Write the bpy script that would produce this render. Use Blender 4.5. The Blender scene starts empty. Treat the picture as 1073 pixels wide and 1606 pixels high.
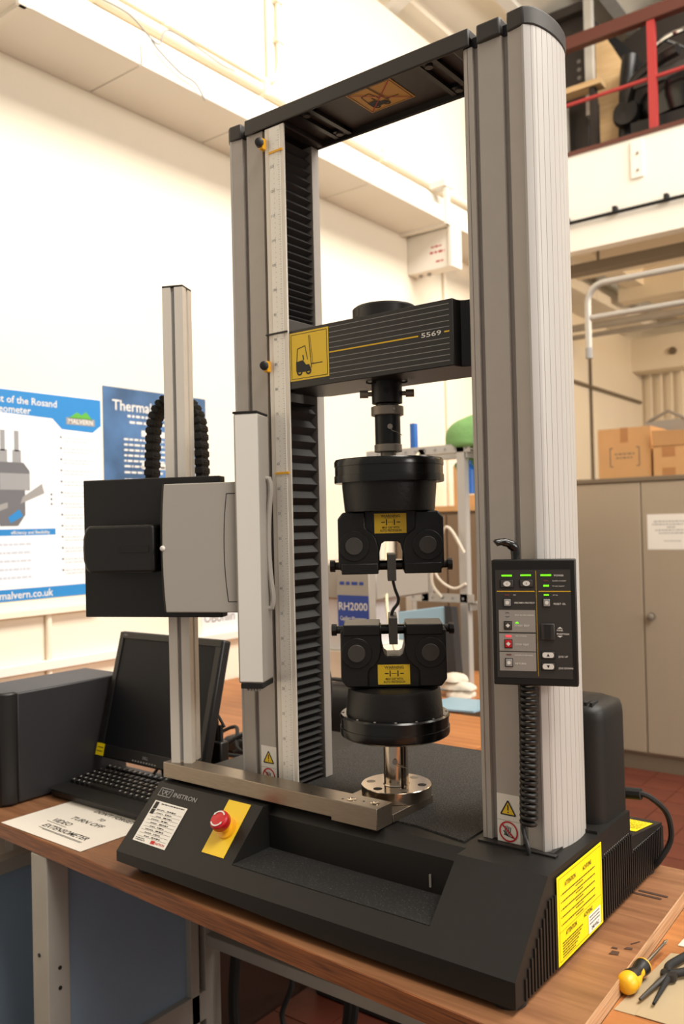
import bpy, bmesh, math, random
from mathutils import Matrix, Vector
random.seed(7)
C = bpy.context.scene
COL = C.collection
R = math.radians
PI = math.pi

# ------------------------------------------------------------------ camera, world, lights, exposure
cam_d = bpy.data.cameras.new('camera')
cam = bpy.data.objects.new('camera', cam_d)
COL.objects.link(cam)
C.camera = cam
yaw, pitch, roll = R(37.4408), R(.8217), R(-1.3406)
fwd = Vector((-math.sin(yaw)*math.cos(pitch), math.cos(yaw)*math.cos(pitch), math.sin(pitch)))
rt = Vector((math.cos(yaw), math.sin(yaw), 0)); up = rt.cross(fwd)
r2 = rt*math.cos(roll)+up*math.sin(roll); u2 = -rt*math.sin(roll)+up*math.cos(roll)
mw = Matrix((r2, u2, -fwd)).transposed().to_4x4()
mw.translation = Vector((.9328, -1.095, .681))
cam.matrix_world = mw
cam_d.sensor_fit = 'VERTICAL'; cam_d.sensor_height = 36; cam_d.sensor_width = 24
cam_d.lens = 1352.25*36/1606
cam_d.clip_start = .05; cam_d.clip_end = 60
cam_d.dof.use_dof = True; cam_d.dof.focus_distance = 1.5; cam_d.dof.aperture_fstop = 4.5

C.view_settings.view_transform = 'Standard'
C.view_settings.look = 'None'
C.view_settings.gamma = 1
C.view_settings.use_curve_mapping = False
C.view_settings.exposure = -.12

wd = bpy.data.worlds.new('daylight'); C.world = wd; wd.use_nodes = True
bg = wd.node_tree.nodes['Background']
bg.inputs[0].default_value = (1, .93, .84, 1); bg.inputs[1].default_value = .36

def area(name, loc, target, sx, sy, power, color):
    l = bpy.data.lights.new(name, 'AREA'); l.shape = 'RECTANGLE'; l.size = sx; l.size_y = sy
    l.energy = power; l.color = color
    o = bpy.data.objects.new(name, l); COL.objects.link(o)
    o.location = loc
    o.rotation_euler = (Vector(target)-Vector(loc)).to_track_quat('-Z', 'Y').to_euler()
    return o
area('roof_light', (2.9, 1.3, 5.7), (-1.3, 1.5, 1.2), 6.0, 2.2, 760, (1, .94, .85))
area('window_light', (6.8, .8, 2.6), (-1.5, 1.5, 2.8), 5.0, 1.6, 330, (1, .94, .86))
area('balcony_fill', (1.2, 5.4, 2.4), (-.6, 6.2, .6), 1.2, .3, 62, (1, .76, .5))  # unseen warm fill, added to brighten the wall below the balcony

# ------------------------------------------------------------------ materials
def S(r, g, b):
    f = lambda c: (c/255/12.92 if c/255 <= .04045 else ((c/255+.055)/1.055)**2.4)
    return (f(r), f(g), f(b), 1)
def mat(name, col, rough=.5, metal=0, var=0, vscale=6, bump=0, bscale=200, emit=0, spec=None, dist=.001, stretch=None):
    m = bpy.data.materials.new(name); m.use_nodes = True
    nt = m.node_tree; b = nt.nodes['Principled BSDF']
    b.inputs['Base Color'].default_value = col; b.inputs['Roughness'].default_value = rough
    b.inputs['Metallic'].default_value = metal
    if spec is not None: b.inputs['Specular IOR Level'].default_value = spec
    if emit:
        b.inputs['Emission Color'].default_value = col; b.inputs['Emission Strength'].default_value = emit
    tc = nt.nodes.new('ShaderNodeTexCoord'); src = tc.outputs['Object']
    if stretch:
        mp = nt.nodes.new('ShaderNodeMapping'); mp.inputs['Scale'].default_value = stretch
        nt.links.new(src, mp.inputs[0]); src = mp.outputs[0]
    if var:
        n = nt.nodes.new('ShaderNodeTexNoise'); n.inputs['Scale'].default_value = vscale; n.inputs['Detail'].default_value = 5
        nt.links.new(src, n.inputs['Vector'])
        rmp = nt.nodes.new('ShaderNodeValToRGB'); e = rmp.color_ramp.elements
        e[0].position = .3; e[1].position = .7
        e[0].color = [max(0, c*(1-var)) for c in col[:3]]+[1]; e[1].color = [min(1, c*(1+var)) for c in col[:3]]+[1]
        nt.links.new(n.outputs['Fac'], rmp.inputs[0]); nt.links.new(rmp.outputs[0], b.inputs['Base Color'])
    if bump:
        n = nt.nodes.new('ShaderNodeTexNoise'); n.inputs['Scale'].default_value = bscale; n.inputs['Detail'].default_value = 3
        nt.links.new(src, n.inputs['Vector'])
        bp = nt.nodes.new('ShaderNodeBump'); bp.inputs['Strength'].default_value = bump; bp.inputs['Distance'].default_value = dist
        nt.links.new(n.outputs['Fac'], bp.inputs['Height']); nt.links.new(bp.outputs[0], b.inputs['Normal'])
    return m
def wood(name, dark, light, stretch=(1.2, 14, 14), rough=.5, scale=3):
    m = bpy.data.materials.new(name); m.use_nodes = True
    nt = m.node_tree; b = nt.nodes['Principled BSDF']; b.inputs['Roughness'].default_value = rough
    tc = nt.nodes.new('ShaderNodeTexCoord'); mp = nt.nodes.new('ShaderNodeMapping'); mp.inputs['Scale'].default_value = stretch
    nt.links.new(tc.outputs['Object'], mp.inputs[0])
    n = nt.nodes.new('ShaderNodeTexNoise'); n.inputs['Scale'].default_value = scale; n.inputs['Detail'].default_value = 8; n.inputs['Distortion'].default_value = .6
    nt.links.new(mp.outputs[0], n.inputs['Vector'])
    rmp = nt.nodes.new('ShaderNodeValToRGB'); e = rmp.color_ramp.elements
    e[0].position = .3; e[0].color = dark; e[1].position = .68; e[1].color = light
    nt.links.new(n.outputs['Fac'], rmp.inputs[0]); nt.links.new(rmp.outputs[0], b.inputs['Base Color'])
    bp = nt.nodes.new('ShaderNodeBump'); bp.inputs['Strength'].default_value = .15; bp.inputs['Distance'].default_value = .001
    nt.links.new(n.outputs['Fac'], bp.inputs['Height']); nt.links.new(bp.outputs[0], b.inputs['Normal'])
    return m
def speck(name, base, dot, scale, thr, rough=.8, bump=.4):
    m = bpy.data.materials.new(name); m.use_nodes = True
    nt = m.node_tree; b = nt.nodes['Principled BSDF']; b.inputs['Roughness'].default_value = rough
    tc = nt.nodes.new('ShaderNodeTexCoord')
    n = nt.nodes.new('ShaderNodeTexNoise'); n.inputs['Scale'].default_value = scale; n.inputs['Detail'].default_value = 2
    nt.links.new(tc.outputs['Object'], n.inputs['Vector'])
    rmp = nt.nodes.new('ShaderNodeValToRGB'); e = rmp.color_ramp.elements
    e[0].position = thr; e[0].color = base; e[1].position = thr+.1; e[1].color = dot
    nt.links.new(n.outputs['Fac'], rmp.inputs[0]); nt.links.new(rmp.outputs[0], b.inputs['Base Color'])
    bp = nt.nodes.new('ShaderNodeBump'); bp.inputs['Strength'].default_value = bump; bp.inputs['Distance'].default_value = .001
    nt.links.new(n.outputs['Fac'], bp.inputs['Height']); nt.links.new(bp.outputs[0], b.inputs['Normal'])
    return m

M = dict(
    wall=mat('cream_painted_wall', S(241, 230, 210), .85, var=.04, vscale=1.2, bump=.15, bscale=40, dist=.004),
    duct=mat('white_painted_duct', S(236, 230, 219), .6, var=.03, vscale=2),
    white=mat('white_paint', S(236, 232, 224), .5),
    greyframe=mat('grey_white_steel_paint', S(176, 170, 160), .5, var=.06, vscale=8),
    blue_panel=mat('slate_blue_panel', S(146, 168, 190), .6, var=.05, vscale=4),
    charcoal=mat('charcoal_textured_plastic', S(22, 20, 18), .5, spec=.38, bump=.25, bscale=900, dist=.0004),
    charcoal2=mat('dark_warm_grey_plastic', S(50, 46, 43), .5, bump=.2, bscale=900, dist=.0004),
    black=mat('black_plastic', S(24, 22, 21), .42, bump=.1, bscale=700, dist=.0003),
    matblack=mat('matt_black', S(20, 18, 17), .75),
    castblack=mat('black_cast_iron_paint', S(19, 17, 16), .42, spec=.4, bump=.35, bscale=160, dist=.0012),
    glossblack=mat('gloss_black_steel', S(15, 14, 13), .22),
    boltgrey=mat('dark_grey_bolt', S(70, 66, 62), .5, metal=.3),
    rubber=mat('black_bellows_rubber', S(26, 24, 23), .55),
    alu=mat('silver_grey_anodised', S(172, 164, 156), .45, metal=.1, var=.02, vscale=30),
    alu_light=mat('pale_anodised_side', S(176, 171, 166), .45, metal=.05),
    alu_bright=mat('bright_extruded_aluminium', S(228, 220, 208), .4, metal=.12),
    steel=mat('ground_steel', S(146, 134, 120), .33, metal=.9, var=.08, vscale=20, stretch=(2, 20, 20)),
    polished=mat('polished_steel', S(196, 182, 166), .16, metal=1),
    blacksteel=mat('worn_dark_steel', S(142, 132, 120), .45, metal=.35),
    ruler=mat('satin_rule_steel', S(236, 231, 221), .36, metal=.15),
    yellow=mat('yellow_sticker', S(236, 196, 40), .45),
    yellow_l=mat('bright_yellow_label', S(255, 224, 0), .45),
    yellow_d=mat('mustard_plastic', S(238, 176, 30), .4),
    print_k=mat('black_print', S(28, 26, 24), .6),
    print_w=mat('white_print', S(225, 220, 212), .6),
    print_g=mat('grey_print', S(150, 148, 146), .6),
    print_y=mat('yellow_print', S(226, 180, 20), .5),
    paper=mat('white_paper', S(232, 226, 216), .8),
    red=mat('red_plastic', S(190, 24, 34), .32),
    redp=mat('red_print', S(190, 30, 36), .5),
    redrail=mat('red_rail_paint', S(168, 54, 52), .5),
    brownrail=mat('brown_rail_paint', S(92, 50, 40), .45),
    led_g=mat('green_led', S(120, 255, 20), .4, emit=.9),
    led_r=mat('red_led', S(255, 70, 80), .4, emit=.8),
    led_off=mat('dim_led', S(110, 60, 52), .4),
    key_g=mat('grey_key_panel', S(150, 144, 136), .5),
    greyplastic=mat('light_grey_plastic', S(172, 166, 158), .42, bump=.05, bscale=500, dist=.0003),
    screen=mat('dark_screen', S(16, 17, 22), .5, spec=.25),
    tower=mat('dark_grey_case', S(42, 41, 43), .42),
    cream=mat('cream_hose', S(214, 202, 170), .5),
    card=mat('brown_cardboard', S(196, 150, 100), .8, var=.05, vscale=6),
    cardtape=mat('brown_parcel_tape', S(170, 118, 70), .4),
    cabinet=mat('taupe_cabinet_steel', S(164, 149, 128), .5, var=.02, vscale=3),
    cabdark=mat('dark_cabinet_trim', S(116, 102, 84), .5),
    brown=mat('brown_laminate', S(120, 98, 76), .6, var=.06, vscale=4),
    green=mat('green_cloth', S(116, 160, 96), .85, var=.12, vscale=10, bump=.5, bscale=14, dist=.02),
    blue=mat('blue_plastic', S(40, 100, 180), .4),
    blue_l=mat('pale_blue_panel', S(140, 170, 186), .35),
    blue_lab=mat('royal_blue_label', S(30, 62, 150), .5),
    greybox=mat('grey_instrument_steel', S(160, 152, 142), .4, metal=.3),
    cloth=mat('off_white_cloth', S(214, 202, 184), .9, bump=.4, bscale=60, dist=.004),
    poster_b=mat('poster_blue', S(40, 130, 196), .45),
    poster_n=mat('poster_navy', S(76, 112, 156), .4, var=.45, vscale=4),
    poster_w=mat('poster_white', S(236, 236, 238), .45),
    poster_l=mat('poster_pale_blue', S(220, 228, 240), .45),
    leafgreen=mat('poster_green', S(90, 170, 60), .5),
    tile=mat('red_quarry_tile', S(100, 50, 36), .45, var=.14, vscale=5),
    grout=mat('dark_grout', S(70, 42, 32), .9),
    rack=mat('dark_rack', S(44, 38, 34), .5),
    bal_shade=mat('balcony_shade_dark', S(46, 37, 30), .9),  # dark colour puts the shade under the roof into the balcony surfaces
    ply=wood('pale_ply_board', S(196, 160, 112), S(214, 182, 136)),
    woodtop=wood('bench_top_wood', S(116, 76, 48), S(152, 106, 72)),
    woodedge=wood('bench_edge_wood', S(96, 52, 30), S(156, 92, 50), stretch=(3, 60, 120), scale=2.2),
    woodorange=wood('orange_bench_wood', S(150, 92, 48), S(182, 120, 66)),
    plyedge=wood('pale_ply_edge', S(150, 106, 72), S(206, 168, 130), stretch=(2, 2, 140)),
    kraft=mat('kraft_paper', S(170, 150, 118), .8, var=.05, vscale=8),
    mat_deck=speck('speckled_deck_mat', S(32, 30, 28), S(80, 76, 71), 420, .54),
    mat_tray=speck('gritty_tray_floor', S(20, 19, 18), S(66, 62, 58), 300, .6),
    ceiling=mat('pale_roof_lining', S(250, 241, 224), .8),
    chrome=mat('chrome', S(210, 210, 210), .12, metal=1),
    tubewhite=mat('galvanised_tube', S(186, 181, 174), .35, metal=.35),
)

# ------------------------------------------------------------------ geometry helpers
def frame(o, u, v):
    u = Vector(u).normalized(); v = Vector(v).normalized(); w = u.cross(v).normalized()
    m = Matrix((u, v, w)).transposed().to_4x4(); m.translation = Vector(o); return m
_tc = {}
def text_geo(s):
    if s not in _tc:
        cu = bpy.data.curves.new('t', 'FONT'); cu.body = s; cu.size = 1; cu.resolution_u = 2; cu.offset = .012
        ob = bpy.data.objects.new('t', cu)
        me = bpy.data.meshes.new_from_object(ob)
        vs = [v.co.copy() for v in me.vertices]; fs = [tuple(p.vertices) for p in me.polygons]
        bpy.data.objects.remove(ob); bpy.data.curves.remove(cu); bpy.data.meshes.remove(me)
        if not vs: vs = [Vector((0, 0, 0))]
        x0 = min(v.x for v in vs); x1 = max(v.x for v in vs)
        _tc[s] = (vs, fs, x0, x1)
    return _tc[s]
class G:
    def __init__(s): s.v = []; s.f = []
    def add(s, vs, fs, m=None):
        o = len(s.v)
        s.v += [tuple(m @ Vector(v)) if m is not None else tuple(v) for v in vs]
        s.f += [tuple(i+o for i in f) for f in fs]; return s
    def box(s, x0, x1, y0, y1, z0, z1, m=None):
        vs = [(x, y, z) for z in (z0, z1) for y in (y0, y1) for x in (x0, x1)]
        return s.add(vs, [(0, 2, 3, 1), (4, 5, 7, 6), (0, 1, 5, 4), (2, 6, 7, 3), (0, 4, 6, 2), (1, 3, 7, 5)], m)
    def prism(s, poly, h0, h1, m=None, caps=True):
        a = sum(poly[i][0]*poly[(i+1) % len(poly)][1]-poly[(i+1) % len(poly)][0]*poly[i][1] for i in range(len(poly)))
        if a < 0: poly = poly[::-1]
        n = len(poly)
        vs = [(p[0], p[1], h0) for p in poly]+[(p[0], p[1], h1) for p in poly]
        fs = [(i, (i+1) % n, n+(i+1) % n, n+i) for i in range(n)]
        if caps: fs += [tuple(range(n-1, -1, -1)), tuple(range(n, 2*n))]
        return s.add(vs, fs, m)
    def flat(s, poly, m, h=0):
        a = sum(poly[i][0]*poly[(i+1) % len(poly)][1]-poly[(i+1) % len(poly)][0]*poly[i][1] for i in range(len(poly)))
        if a < 0: poly = poly[::-1]
        return s.add([(p[0], p[1], h) for p in poly], [tuple(range(len(poly)))], m)
    def rect(s, u0, u1, v0, v1, m, h=0): return s.flat([(u0, v0), (u1, v0), (u1, v1), (u0, v1)], m, h)
    def lathe(s, prof, m=None, n=32):
        k = len(prof); vs = []; fs = []
        for r, z in prof:
            for i in range(n): vs.append((r*math.cos(2*PI*i/n), r*math.sin(2*PI*i/n), z))
        for j in range(k-1):
            for i in range(n):
                a = j*n+i; b = j*n+(i+1) % n; fs.append((a, b, b+n, a+n))
        fs.append(tuple(range(n-1, -1, -1))); fs.append(tuple(range((k-1)*n, k*n)))
        return s.add(vs, fs, m)
    def cyl(s, p0, p1, r0, r1=None, n=20):
        r1 = r0 if r1 is None else r1
        p0 = Vector(p0); p1 = Vector(p1); d = p1-p0
        m = d.to_track_quat('Z', 'Y').to_matrix().to_4x4(); m.translation = p0
        return s.lathe([(r0, 0), (r1, d.length)], m, n)
    def tube(s, path, r, n=8, closed=False):
        P = [Vector(p) for p in path]; k = len(P); vs = []; fs = []
        prev = None
        for i in range(k):
            if closed: t = (P[(i+1) % k]-P[i-1]).normalized()
            else: t = (P[min(i+1, k-1)]-P[max(i-1, 0)]).normalized()
            if prev is None:
                a = Vector((0, 0, 1)) if abs(t.z) < .9 else Vector((1, 0, 0))
                u = t.cross(a).normalized()
            else:
                u = (prev-t*prev.dot(t)).normalized()
            prev = u; w = t.cross(u)
            rr = r[i] if isinstance(r, (list, tuple)) else r
            for j in range(n):
                a = 2*PI*j/n; vs.append(P[i]+(u*math.cos(a)+w*math.sin(a))*rr)
        for i in range(k if closed else k-1):
            for j in range(n):
                a = i*n+j; b = i*n+(j+1) % n; c = ((i+1) % k)*n+(j+1) % n; d = ((i+1) % k)*n+j
                fs.append((a, b, c, d))
        if not closed:
            fs.append(tuple(range(n-1, -1, -1))); fs.append(tuple(range((k-1)*n, k*n)))
        return s.add(vs, fs)
    def loft(s, rings, cap=True):
        n = len(rings[0]); k = len(rings); vs = [p for r in rings for p in r]; fs = []
        for j in range(k-1):
            for i in range(n):
                a = j*n+i; b = j*n+(i+1) % n; fs.append((a, b, b+n, a+n))
        if cap: fs.append(tuple(range(n-1, -1, -1))); fs.append(tuple(range((k-1)*n, k*n)))
        return s.add(vs, fs)
    def disc(s, u, v, r, m, h=0, n=20, r_in=0):
        if not r_in: return s.flat([(u+r*math.cos(2*PI*i/n), v+r*math.sin(2*PI*i/n)) for i in range(n)], m, h)
        vs = [(u+q*math.cos(2*PI*i/n), v+q*math.sin(2*PI*i/n), h) for q in (r, r_in) for i in range(n)]
        return s.add(vs, [(i, (i+1) % n, n+(i+1) % n, n+i) for i in range(n)], m)
    def line(s, a, b, w, m, h=0):
        a = Vector(a); b = Vector(b); d = (b-a).normalized(); q = Vector((-d.y, d.x))*w/2
        return s.flat([tuple(a-q), tuple(b-q), tuple(b+q), tuple(a+q)], m, h)
    def pline(s, pts, w, m, h=0):
        for a, b in zip(pts, pts[1:]): s.line(a, b, w, m, h)
        return s
    def outline(s, u0, u1, v0, v1, w, m, h=0):
        return s.pline([(u0, v0), (u1, v0), (u1, v1), (u0, v1), (u0, v0)], w, m, h)
    def text(s, t, m, u, v, h, align='L', w=None, dz=0, shear=0):
        vs, fs, x0, x1 = text_geo(t)
        sy = h/.7; sx = sy if w is None else w/max(x1-x0, 1e-4)
        W = (x1-x0)*sx
        off = {'L': 0, 'C': -W/2, 'R': -W}[align]
        return s.add([(u+off+(p.x-x0)*sx+shear*p.y*sy, v+p.y*sy, dz) for p in vs], fs, m)
    def scrib(s, m, u0, u1, v, h, dz=0, seed=0):
        rr = random.Random(seed); u = u0
        while u < u1:
            w = rr.uniform(.8, 3.2)*h
            s.rect(u, min(u+w, u1), v, v+h*.8, m, dz); u += w+h*.6
        return s
WM = {}
def link(o, parent=None, local=False):
    COL.objects.link(o)
    if parent is not None:
        o.parent = parent
        if local: WM[o.name] = WM[parent.name]
        else:
            o.matrix_parent_inverse = WM[parent.name].inverted(); WM[o.name] = Matrix.Identity(4)
    else: WM[o.name] = Matrix.Identity(4)
    return o
def ob(name, g, m, parent=None, bevel=0, label=None, local=False, smooth=35, seg=2, sub=0):
    me = bpy.data.meshes.new(name)
    me.from_pydata(g.v, [], g.f); me.update()
    if smooth:
        me.polygons.foreach_set('use_smooth', [True]*len(me.polygons))
        me.set_sharp_from_angle(angle=R(smooth))
    me.materials.append(m if not isinstance(m, str) else M[m])
    o = bpy.data.objects.new(name, me)
    link(o, parent, local)
    if bevel:
        b = o.modifiers.new('bevel', 'BEVEL'); b.width = bevel; b.segments = seg; b.limit_method = 'ANGLE'; b.angle_limit = R(40)
    if sub:
        b = o.modifiers.new('subdivision', 'SUBSURF'); b.levels = sub; b.render_levels = sub
    if label: o['label'] = label
    return o
def T(name, label, cat, loc=(0, 0, 0), rz=0, group=None):
    o = bpy.data.objects.new(name, None); COL.objects.link(o); o.empty_display_size = .05
    o.location = loc; o.rotation_euler = (0, 0, rz)
    WM[o.name] = Matrix.Translation(Vector(loc)) @ Matrix.Rotation(rz, 4, 'Z')
    o['label'] = label; o['category'] = cat
    if group: o['group'] = group
    return o
def tag(o, label, cat, group=None):
    o['label'] = label; o['category'] = cat
    if group: o['group'] = group
    return o
def struct(o): o['kind'] = 'structure'; return o
def stuff(o): o['kind'] = 'stuff'; return o
def copy_mesh(o, parent, loc=None):
    c = o.copy(); COL.objects.link(c); c.parent = parent
    if loc is not None: c.location = loc
    WM[c.name] = WM[o.name]; return c
def arc(cx, cy, r, a0, a1, n): return [(cx+r*math.cos(R(a0+(a1-a0)*i/n)), cy+r*math.sin(R(a0+(a1-a0)*i/n))) for i in range(n+1)]
def rrect(u0, u1, v0, v1, r, n=5):
    return (arc(u1-r, v1-r, r, 0, 90, n)+arc(u0+r, v1-r, r, 90, 180, n)+arc(u0+r, v0+r, r, 180, 270, n)+arc(u1-r, v0+r, r, 270, 360, n))
def bez(p0, p1, p2, p3, n=16):
    out = []
    for i in range(n+1):
        t = i/n; out.append(tuple((1-t)**3*a+3*(1-t)**2*t*b+3*(1-t)*t*t*c+t**3*d for a, b, c, d in zip(p0, p1, p2, p3)))
    return out
def smooth_path(pts, n=6):
    out = []
    for i in range(len(pts)-1):
        p0 = Vector(pts[max(i-1, 0)]); p1 = Vector(pts[i]); p2 = Vector(pts[i+1]); p3 = Vector(pts[min(i+2, len(pts)-1)])
        for k in range(n):
            t = k/n
            out.append(.5*((2*p1)+(p2-p0)*t+(2*p0-5*p1+4*p2-p3)*t*t+(3*p1-p0-3*p2+p3)*t**3))
    out.append(Vector(pts[-1])); return out
FY = lambda x0, y, z0: frame((x0, y, z0), (1, 0, 0), (0, 0, 1))       # a plane that faces -Y
FX = lambda x, y0, z0: frame((x, y0, z0), (0, 1, 0), (0, 0, 1))       # a plane that faces +X
FZ = lambda x0, y0, z: frame((x0, y0, z), (1, 0, 0), (0, 1, 0))       # a plane that faces up

# ================================================================== THE ROOM
FLZ = -.9
g = G(); g.box(-2.0, 4.5, -3.0, 7.8, FLZ-.12, FLZ-.012); floor = struct(ob('floor', g, 'grout'))
tg = G(); tg.box(-.098, .098, -.098, .098, -.0115, 0)
first = None
for i in range(12):
    for j in range(15):
        x = -1.5+.2*i; y = 1.5+.2*j
        if first is None:
            first = ob('tile', tg, 'tile', floor, local=True); first.location = (x, y, FLZ)
        else: copy_mesh(first, floor, (x, y, FLZ+random.uniform(-.0008, .0008)))
for i in range(8):
    for j in range(7):
        copy_mesh(first, floor, (-.9+.2*i, .1+.2*j, FLZ+random.uniform(-.0008, .0008)))
g = G(); g.box(-2.05, -1.9, -3.0, 7.7, FLZ-.1, 3.75); struct(ob('wall_left', g, 'wall'))
g = G(); g.box(-2.0, 4.5, 7.62, 7.77, FLZ-.1, 5.2); struct(ob('wall_back', g, 'wall'))
# sloping roof lining with purlins
rm = frame((-2.05, -1.0, 3.78), (1, 0, .42), (0, 1, 0))
g = G(); g.box(0, 2.6, 0, 8.7, .1, .16, rm); roof = struct(ob('ceiling', g, 'ceiling'))
g = G(); g.box(-.02, .22, 0, 8.7, -.02, .1, rm); ob('wall_plate', g, 'wall', roof)
for k, (u, w, mt) in enumerate(((.55, .07, 'duct'), (1.0, .08, 'greyframe'), (1.55, .08, 'duct'), (2.1, .08, 'greyframe'))):
    g = G(); g.box(u, u+w, 0, 8.7, 0, .1, rm); ob('purlin', g, mt, roof)
for k in range(3):
    g = G(); g.box(0, 2.6, 1.6+2.6*k, 1.68+2.6*k, -.06, .0, rm); ob('rafter', g, 'duct', roof)

# the duct along the left wall, with its panel joints, and the pipes over it
duct = T('wall_duct', 'long white boxed duct running along the top of the cream left wall', 'duct', (-1.75, 3, 2.42))
prev = -1.5
for y in (.52, 1.02, 1.62, 2.5, 3.25, 4.3, 5.6, 7.0):
    g = G(); g.box(-1.9, -1.585, prev+.003, y-.003, 2.42, 2.505); ob('duct_panel', g, 'duct', duct, bevel=.003); prev = y
for y in (.52, 3.25):
    g = G(); g.box(-1.9, -1.57, y-.012, y+.012, 2.405, 2.42); g.box(-1.585, -1.565, y-.02, y+.02, 2.405, 2.62); g.box(-1.66, -1.56, y-.045, y+.045, 2.62, 2.655)
    ob('bracket', g, 'duct', duct)
g = G(); g.cyl((-1.72, -1.5, 2.575), (-1.72, 7.4, 2.575), .062, n=20)
tag(ob('heating_pipe', g, 'duct'), 'thick white pipe lying on top of the wall duct', 'pipe')
g = G(); g.cyl((-1.865, -1.5, 2.8), (-1.865, 7.4, 2.8), .026, n=12)
for y in (.0, 1.0, 2.0, 3.0, 4.2): g.box(-1.9, -1.83, y-.015, y+.015, 2.765, 2.835)
tag(ob('wall_pipe', g, 'wall'), 'cream pipe fixed to the wall just above the duct', 'pipe')
g = G(); g.tube([(-1.885, -1.5, 2.868), (-1.885, 2.02, 2.868)]+[(-1.885, 2.02+.13*math.sin(R(a)), 2.998-.13*math.cos(R(a))) for a in range(10, 91, 16)]+[(-1.885, 2.15, 3.74)], .013, 8)
for y in (.5, 1.4): g.box(-1.9, -1.868, y-.012, y+.012, 2.85, 2.886)
for z in (3.1, 3.3): g.box(-1.9, -1.868, 2.125, 2.175, z, z+.03)
tag(ob('bent_conduit', g, 'wall'), 'thin cream conduit along the wall that bends upward', 'conduit')
g = G(); g.cyl((-1.885, 2.07, 2.83), (-1.885, 2.07, 3.74), .009, n=8)
tag(ob('vertical_conduit', g, 'wall'), 'thin straight conduit beside the bent conduit high on left wall', 'conduit')
g = G()
g.tube(smooth_path([(-1.66, .9, 2.645), (-1.6, .98, 2.6), (-1.575, 1.05, 2.54), (-1.572, 1.1, 2.53), (-1.6, 1.16, 2.62), (-1.63, 1.3, 2.65), (-1.64, 1.5, 2.64), (-1.66, 1.6, 2.66)]), .003, 5)
g.tube(smooth_path([(-1.574, 1.06, 2.53), (-1.57, 1.1, 2.5), (-1.57, 1.2, 2.46), (-1.57, 1.28, 2.45), (-1.57, 1.33, 2.40)]), .003, 5)
tag(ob('loose_wire', g, 'print_g'), 'loose grey wire trailing over the edge of the wall duct', 'wire')
# boxes under the duct
for y0, nm, lb in ((3.32, 1, 'white wall box with red markings hanging under the duct'), (4.75, 2, 'second white wall box under the duct, farther along the wall')):
    t = T('junction_box', lb, 'box', (-1.7, y0, 2.2), 0, 'white boxes under the duct')
    g = G(); g.box(-1.9, -1.6, y0, y0+.1, 2.185, 2.415); ob('casing', g, 'duct', t, bevel=.006)
    g = G(); g.box(-1.61, -1.585, y0-.012, y0+.11, 2.18, 2.42); ob('lid', g, 'duct', t, bevel=.004)
    g = G(); m = FY(-1.9, y0-.0008, 2.185)
    g.scrib(m, .17, .24, .13, .012, seed=3); g.scrib(m, .16, .26, .095, .016, seed=4); g.scrib(m, .2, .25, .04, .012, seed=5); stuff(ob('marking', g, 'redp', t))
    g = G()
    for x in (-1.84, -1.78): g.cyl((x, y0+.05, 2.185), (x, y0+.05, 2.17), .012, n=10)
    ob('gland', g, 'greybox', t)
# trunking lower on the wall
g = G(); g.box(-1.9, -1.865, -1.5, 7.0, .17, .205); tag(ob('wall_trunking', g, 'white', bevel=.003), 'white trunking strip along the left wall behind the computer', 'trunking')
g = G(); g.box(-1.9, -1.86, -1.5, 1.0, .375, .398); tag(ob('picture_ledge', g, 'wall', bevel=.002), 'narrow cream ledge on the wall below the rheometer poster', 'ledge')
g = G(); g.cyl((-1.885, .78, -.3), (-1.885, .78, .375), .011, n=8); tag(ob('drop_conduit', g, 'wall'), 'thin vertical conduit below the poster ledge', 'conduit')
g = G(); g.cyl((-1.885, 3.73, .3), (-1.885, 3.73, 2.41), .012, n=8); tag(ob('tall_conduit', g, 'wall'), 'tall thin conduit on the wall seen above the crosshead', 'conduit')
g = G(); g.cyl((-1.885, 5.0, 1.84), (-1.885, 7.5, 1.82), .016, n=8); g.cyl((-1.885, 6.2, .9), (-1.885, 6.2, 2.28), .012, n=8)
tag(ob('branched_conduit', g, 'cabdark'), 'dark conduit along the wall below the balcony', 'conduit')

# ---- posters on the left wall
PX = -1.897
def poster(nm, lb, y0, y1, z0, z1, mt):
    t = T(nm, lb, 'poster', (PX, (y0+y1)/2, z0))
    g = G(); g.box(-1.9, PX, y0, y1, z0, z1); ob('sheet', g, mt, t, smooth=0)
    return t, FX(PX, y0, z0)
t, m = poster('wall_poster', 'white and blue rheometer poster at the left edge of the wall', .2, 1.04, .433, 1.195, 'poster_w')
g = G(); g.flat([(0, .762), (.84, .762), (.84, .66), (.8, .63), (.66, .635), (.62, .672), (0, .69)], m, .0004); g.rect(0, .84, 0, .042, m, .0004); g.rect(.28, .625, .235, .258, m, .0004)
ob('blue_band', g, 'poster_b', t, smooth=0)
g = G(); g.text('test of the Rosand', m, .64, .715, .026, 'R', dz=.001); g.text('Capillary Rheometer', m, .53, .68, .026, 'R', dz=.001)
g.text('malvern.co.uk', m, .61, .008, .027, 'R', dz=.001); g.text('efficiency and flexibility', m, .6, .24, .012, 'R', dz=.001)
stuff(ob('heading', g, 'print_w', t, smooth=0))
g = G(); g.flat([(.69, .68), (.73, .705), (.75, .695), (.77, .71), (.8, .68)], m, .001); ob('mountain_emblem', g, 'leafgreen', t, smooth=0)
g = G(); g.rect(.68, .81, .655, .682, m, .001); ob('emblem_plate', g, 'print_g', t, smooth=0)
g = G(); g.text('MALVERN', m, .745, .66, .018, 'C', dz=.0016); ob('emblem_lettering', g, 'print_w', t, smooth=0)
g = G(); g.rect(.25, .625, .05, .235, m, .0004); ob('text_panel', g, 'poster_l', t, smooth=0)
g = G()
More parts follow.
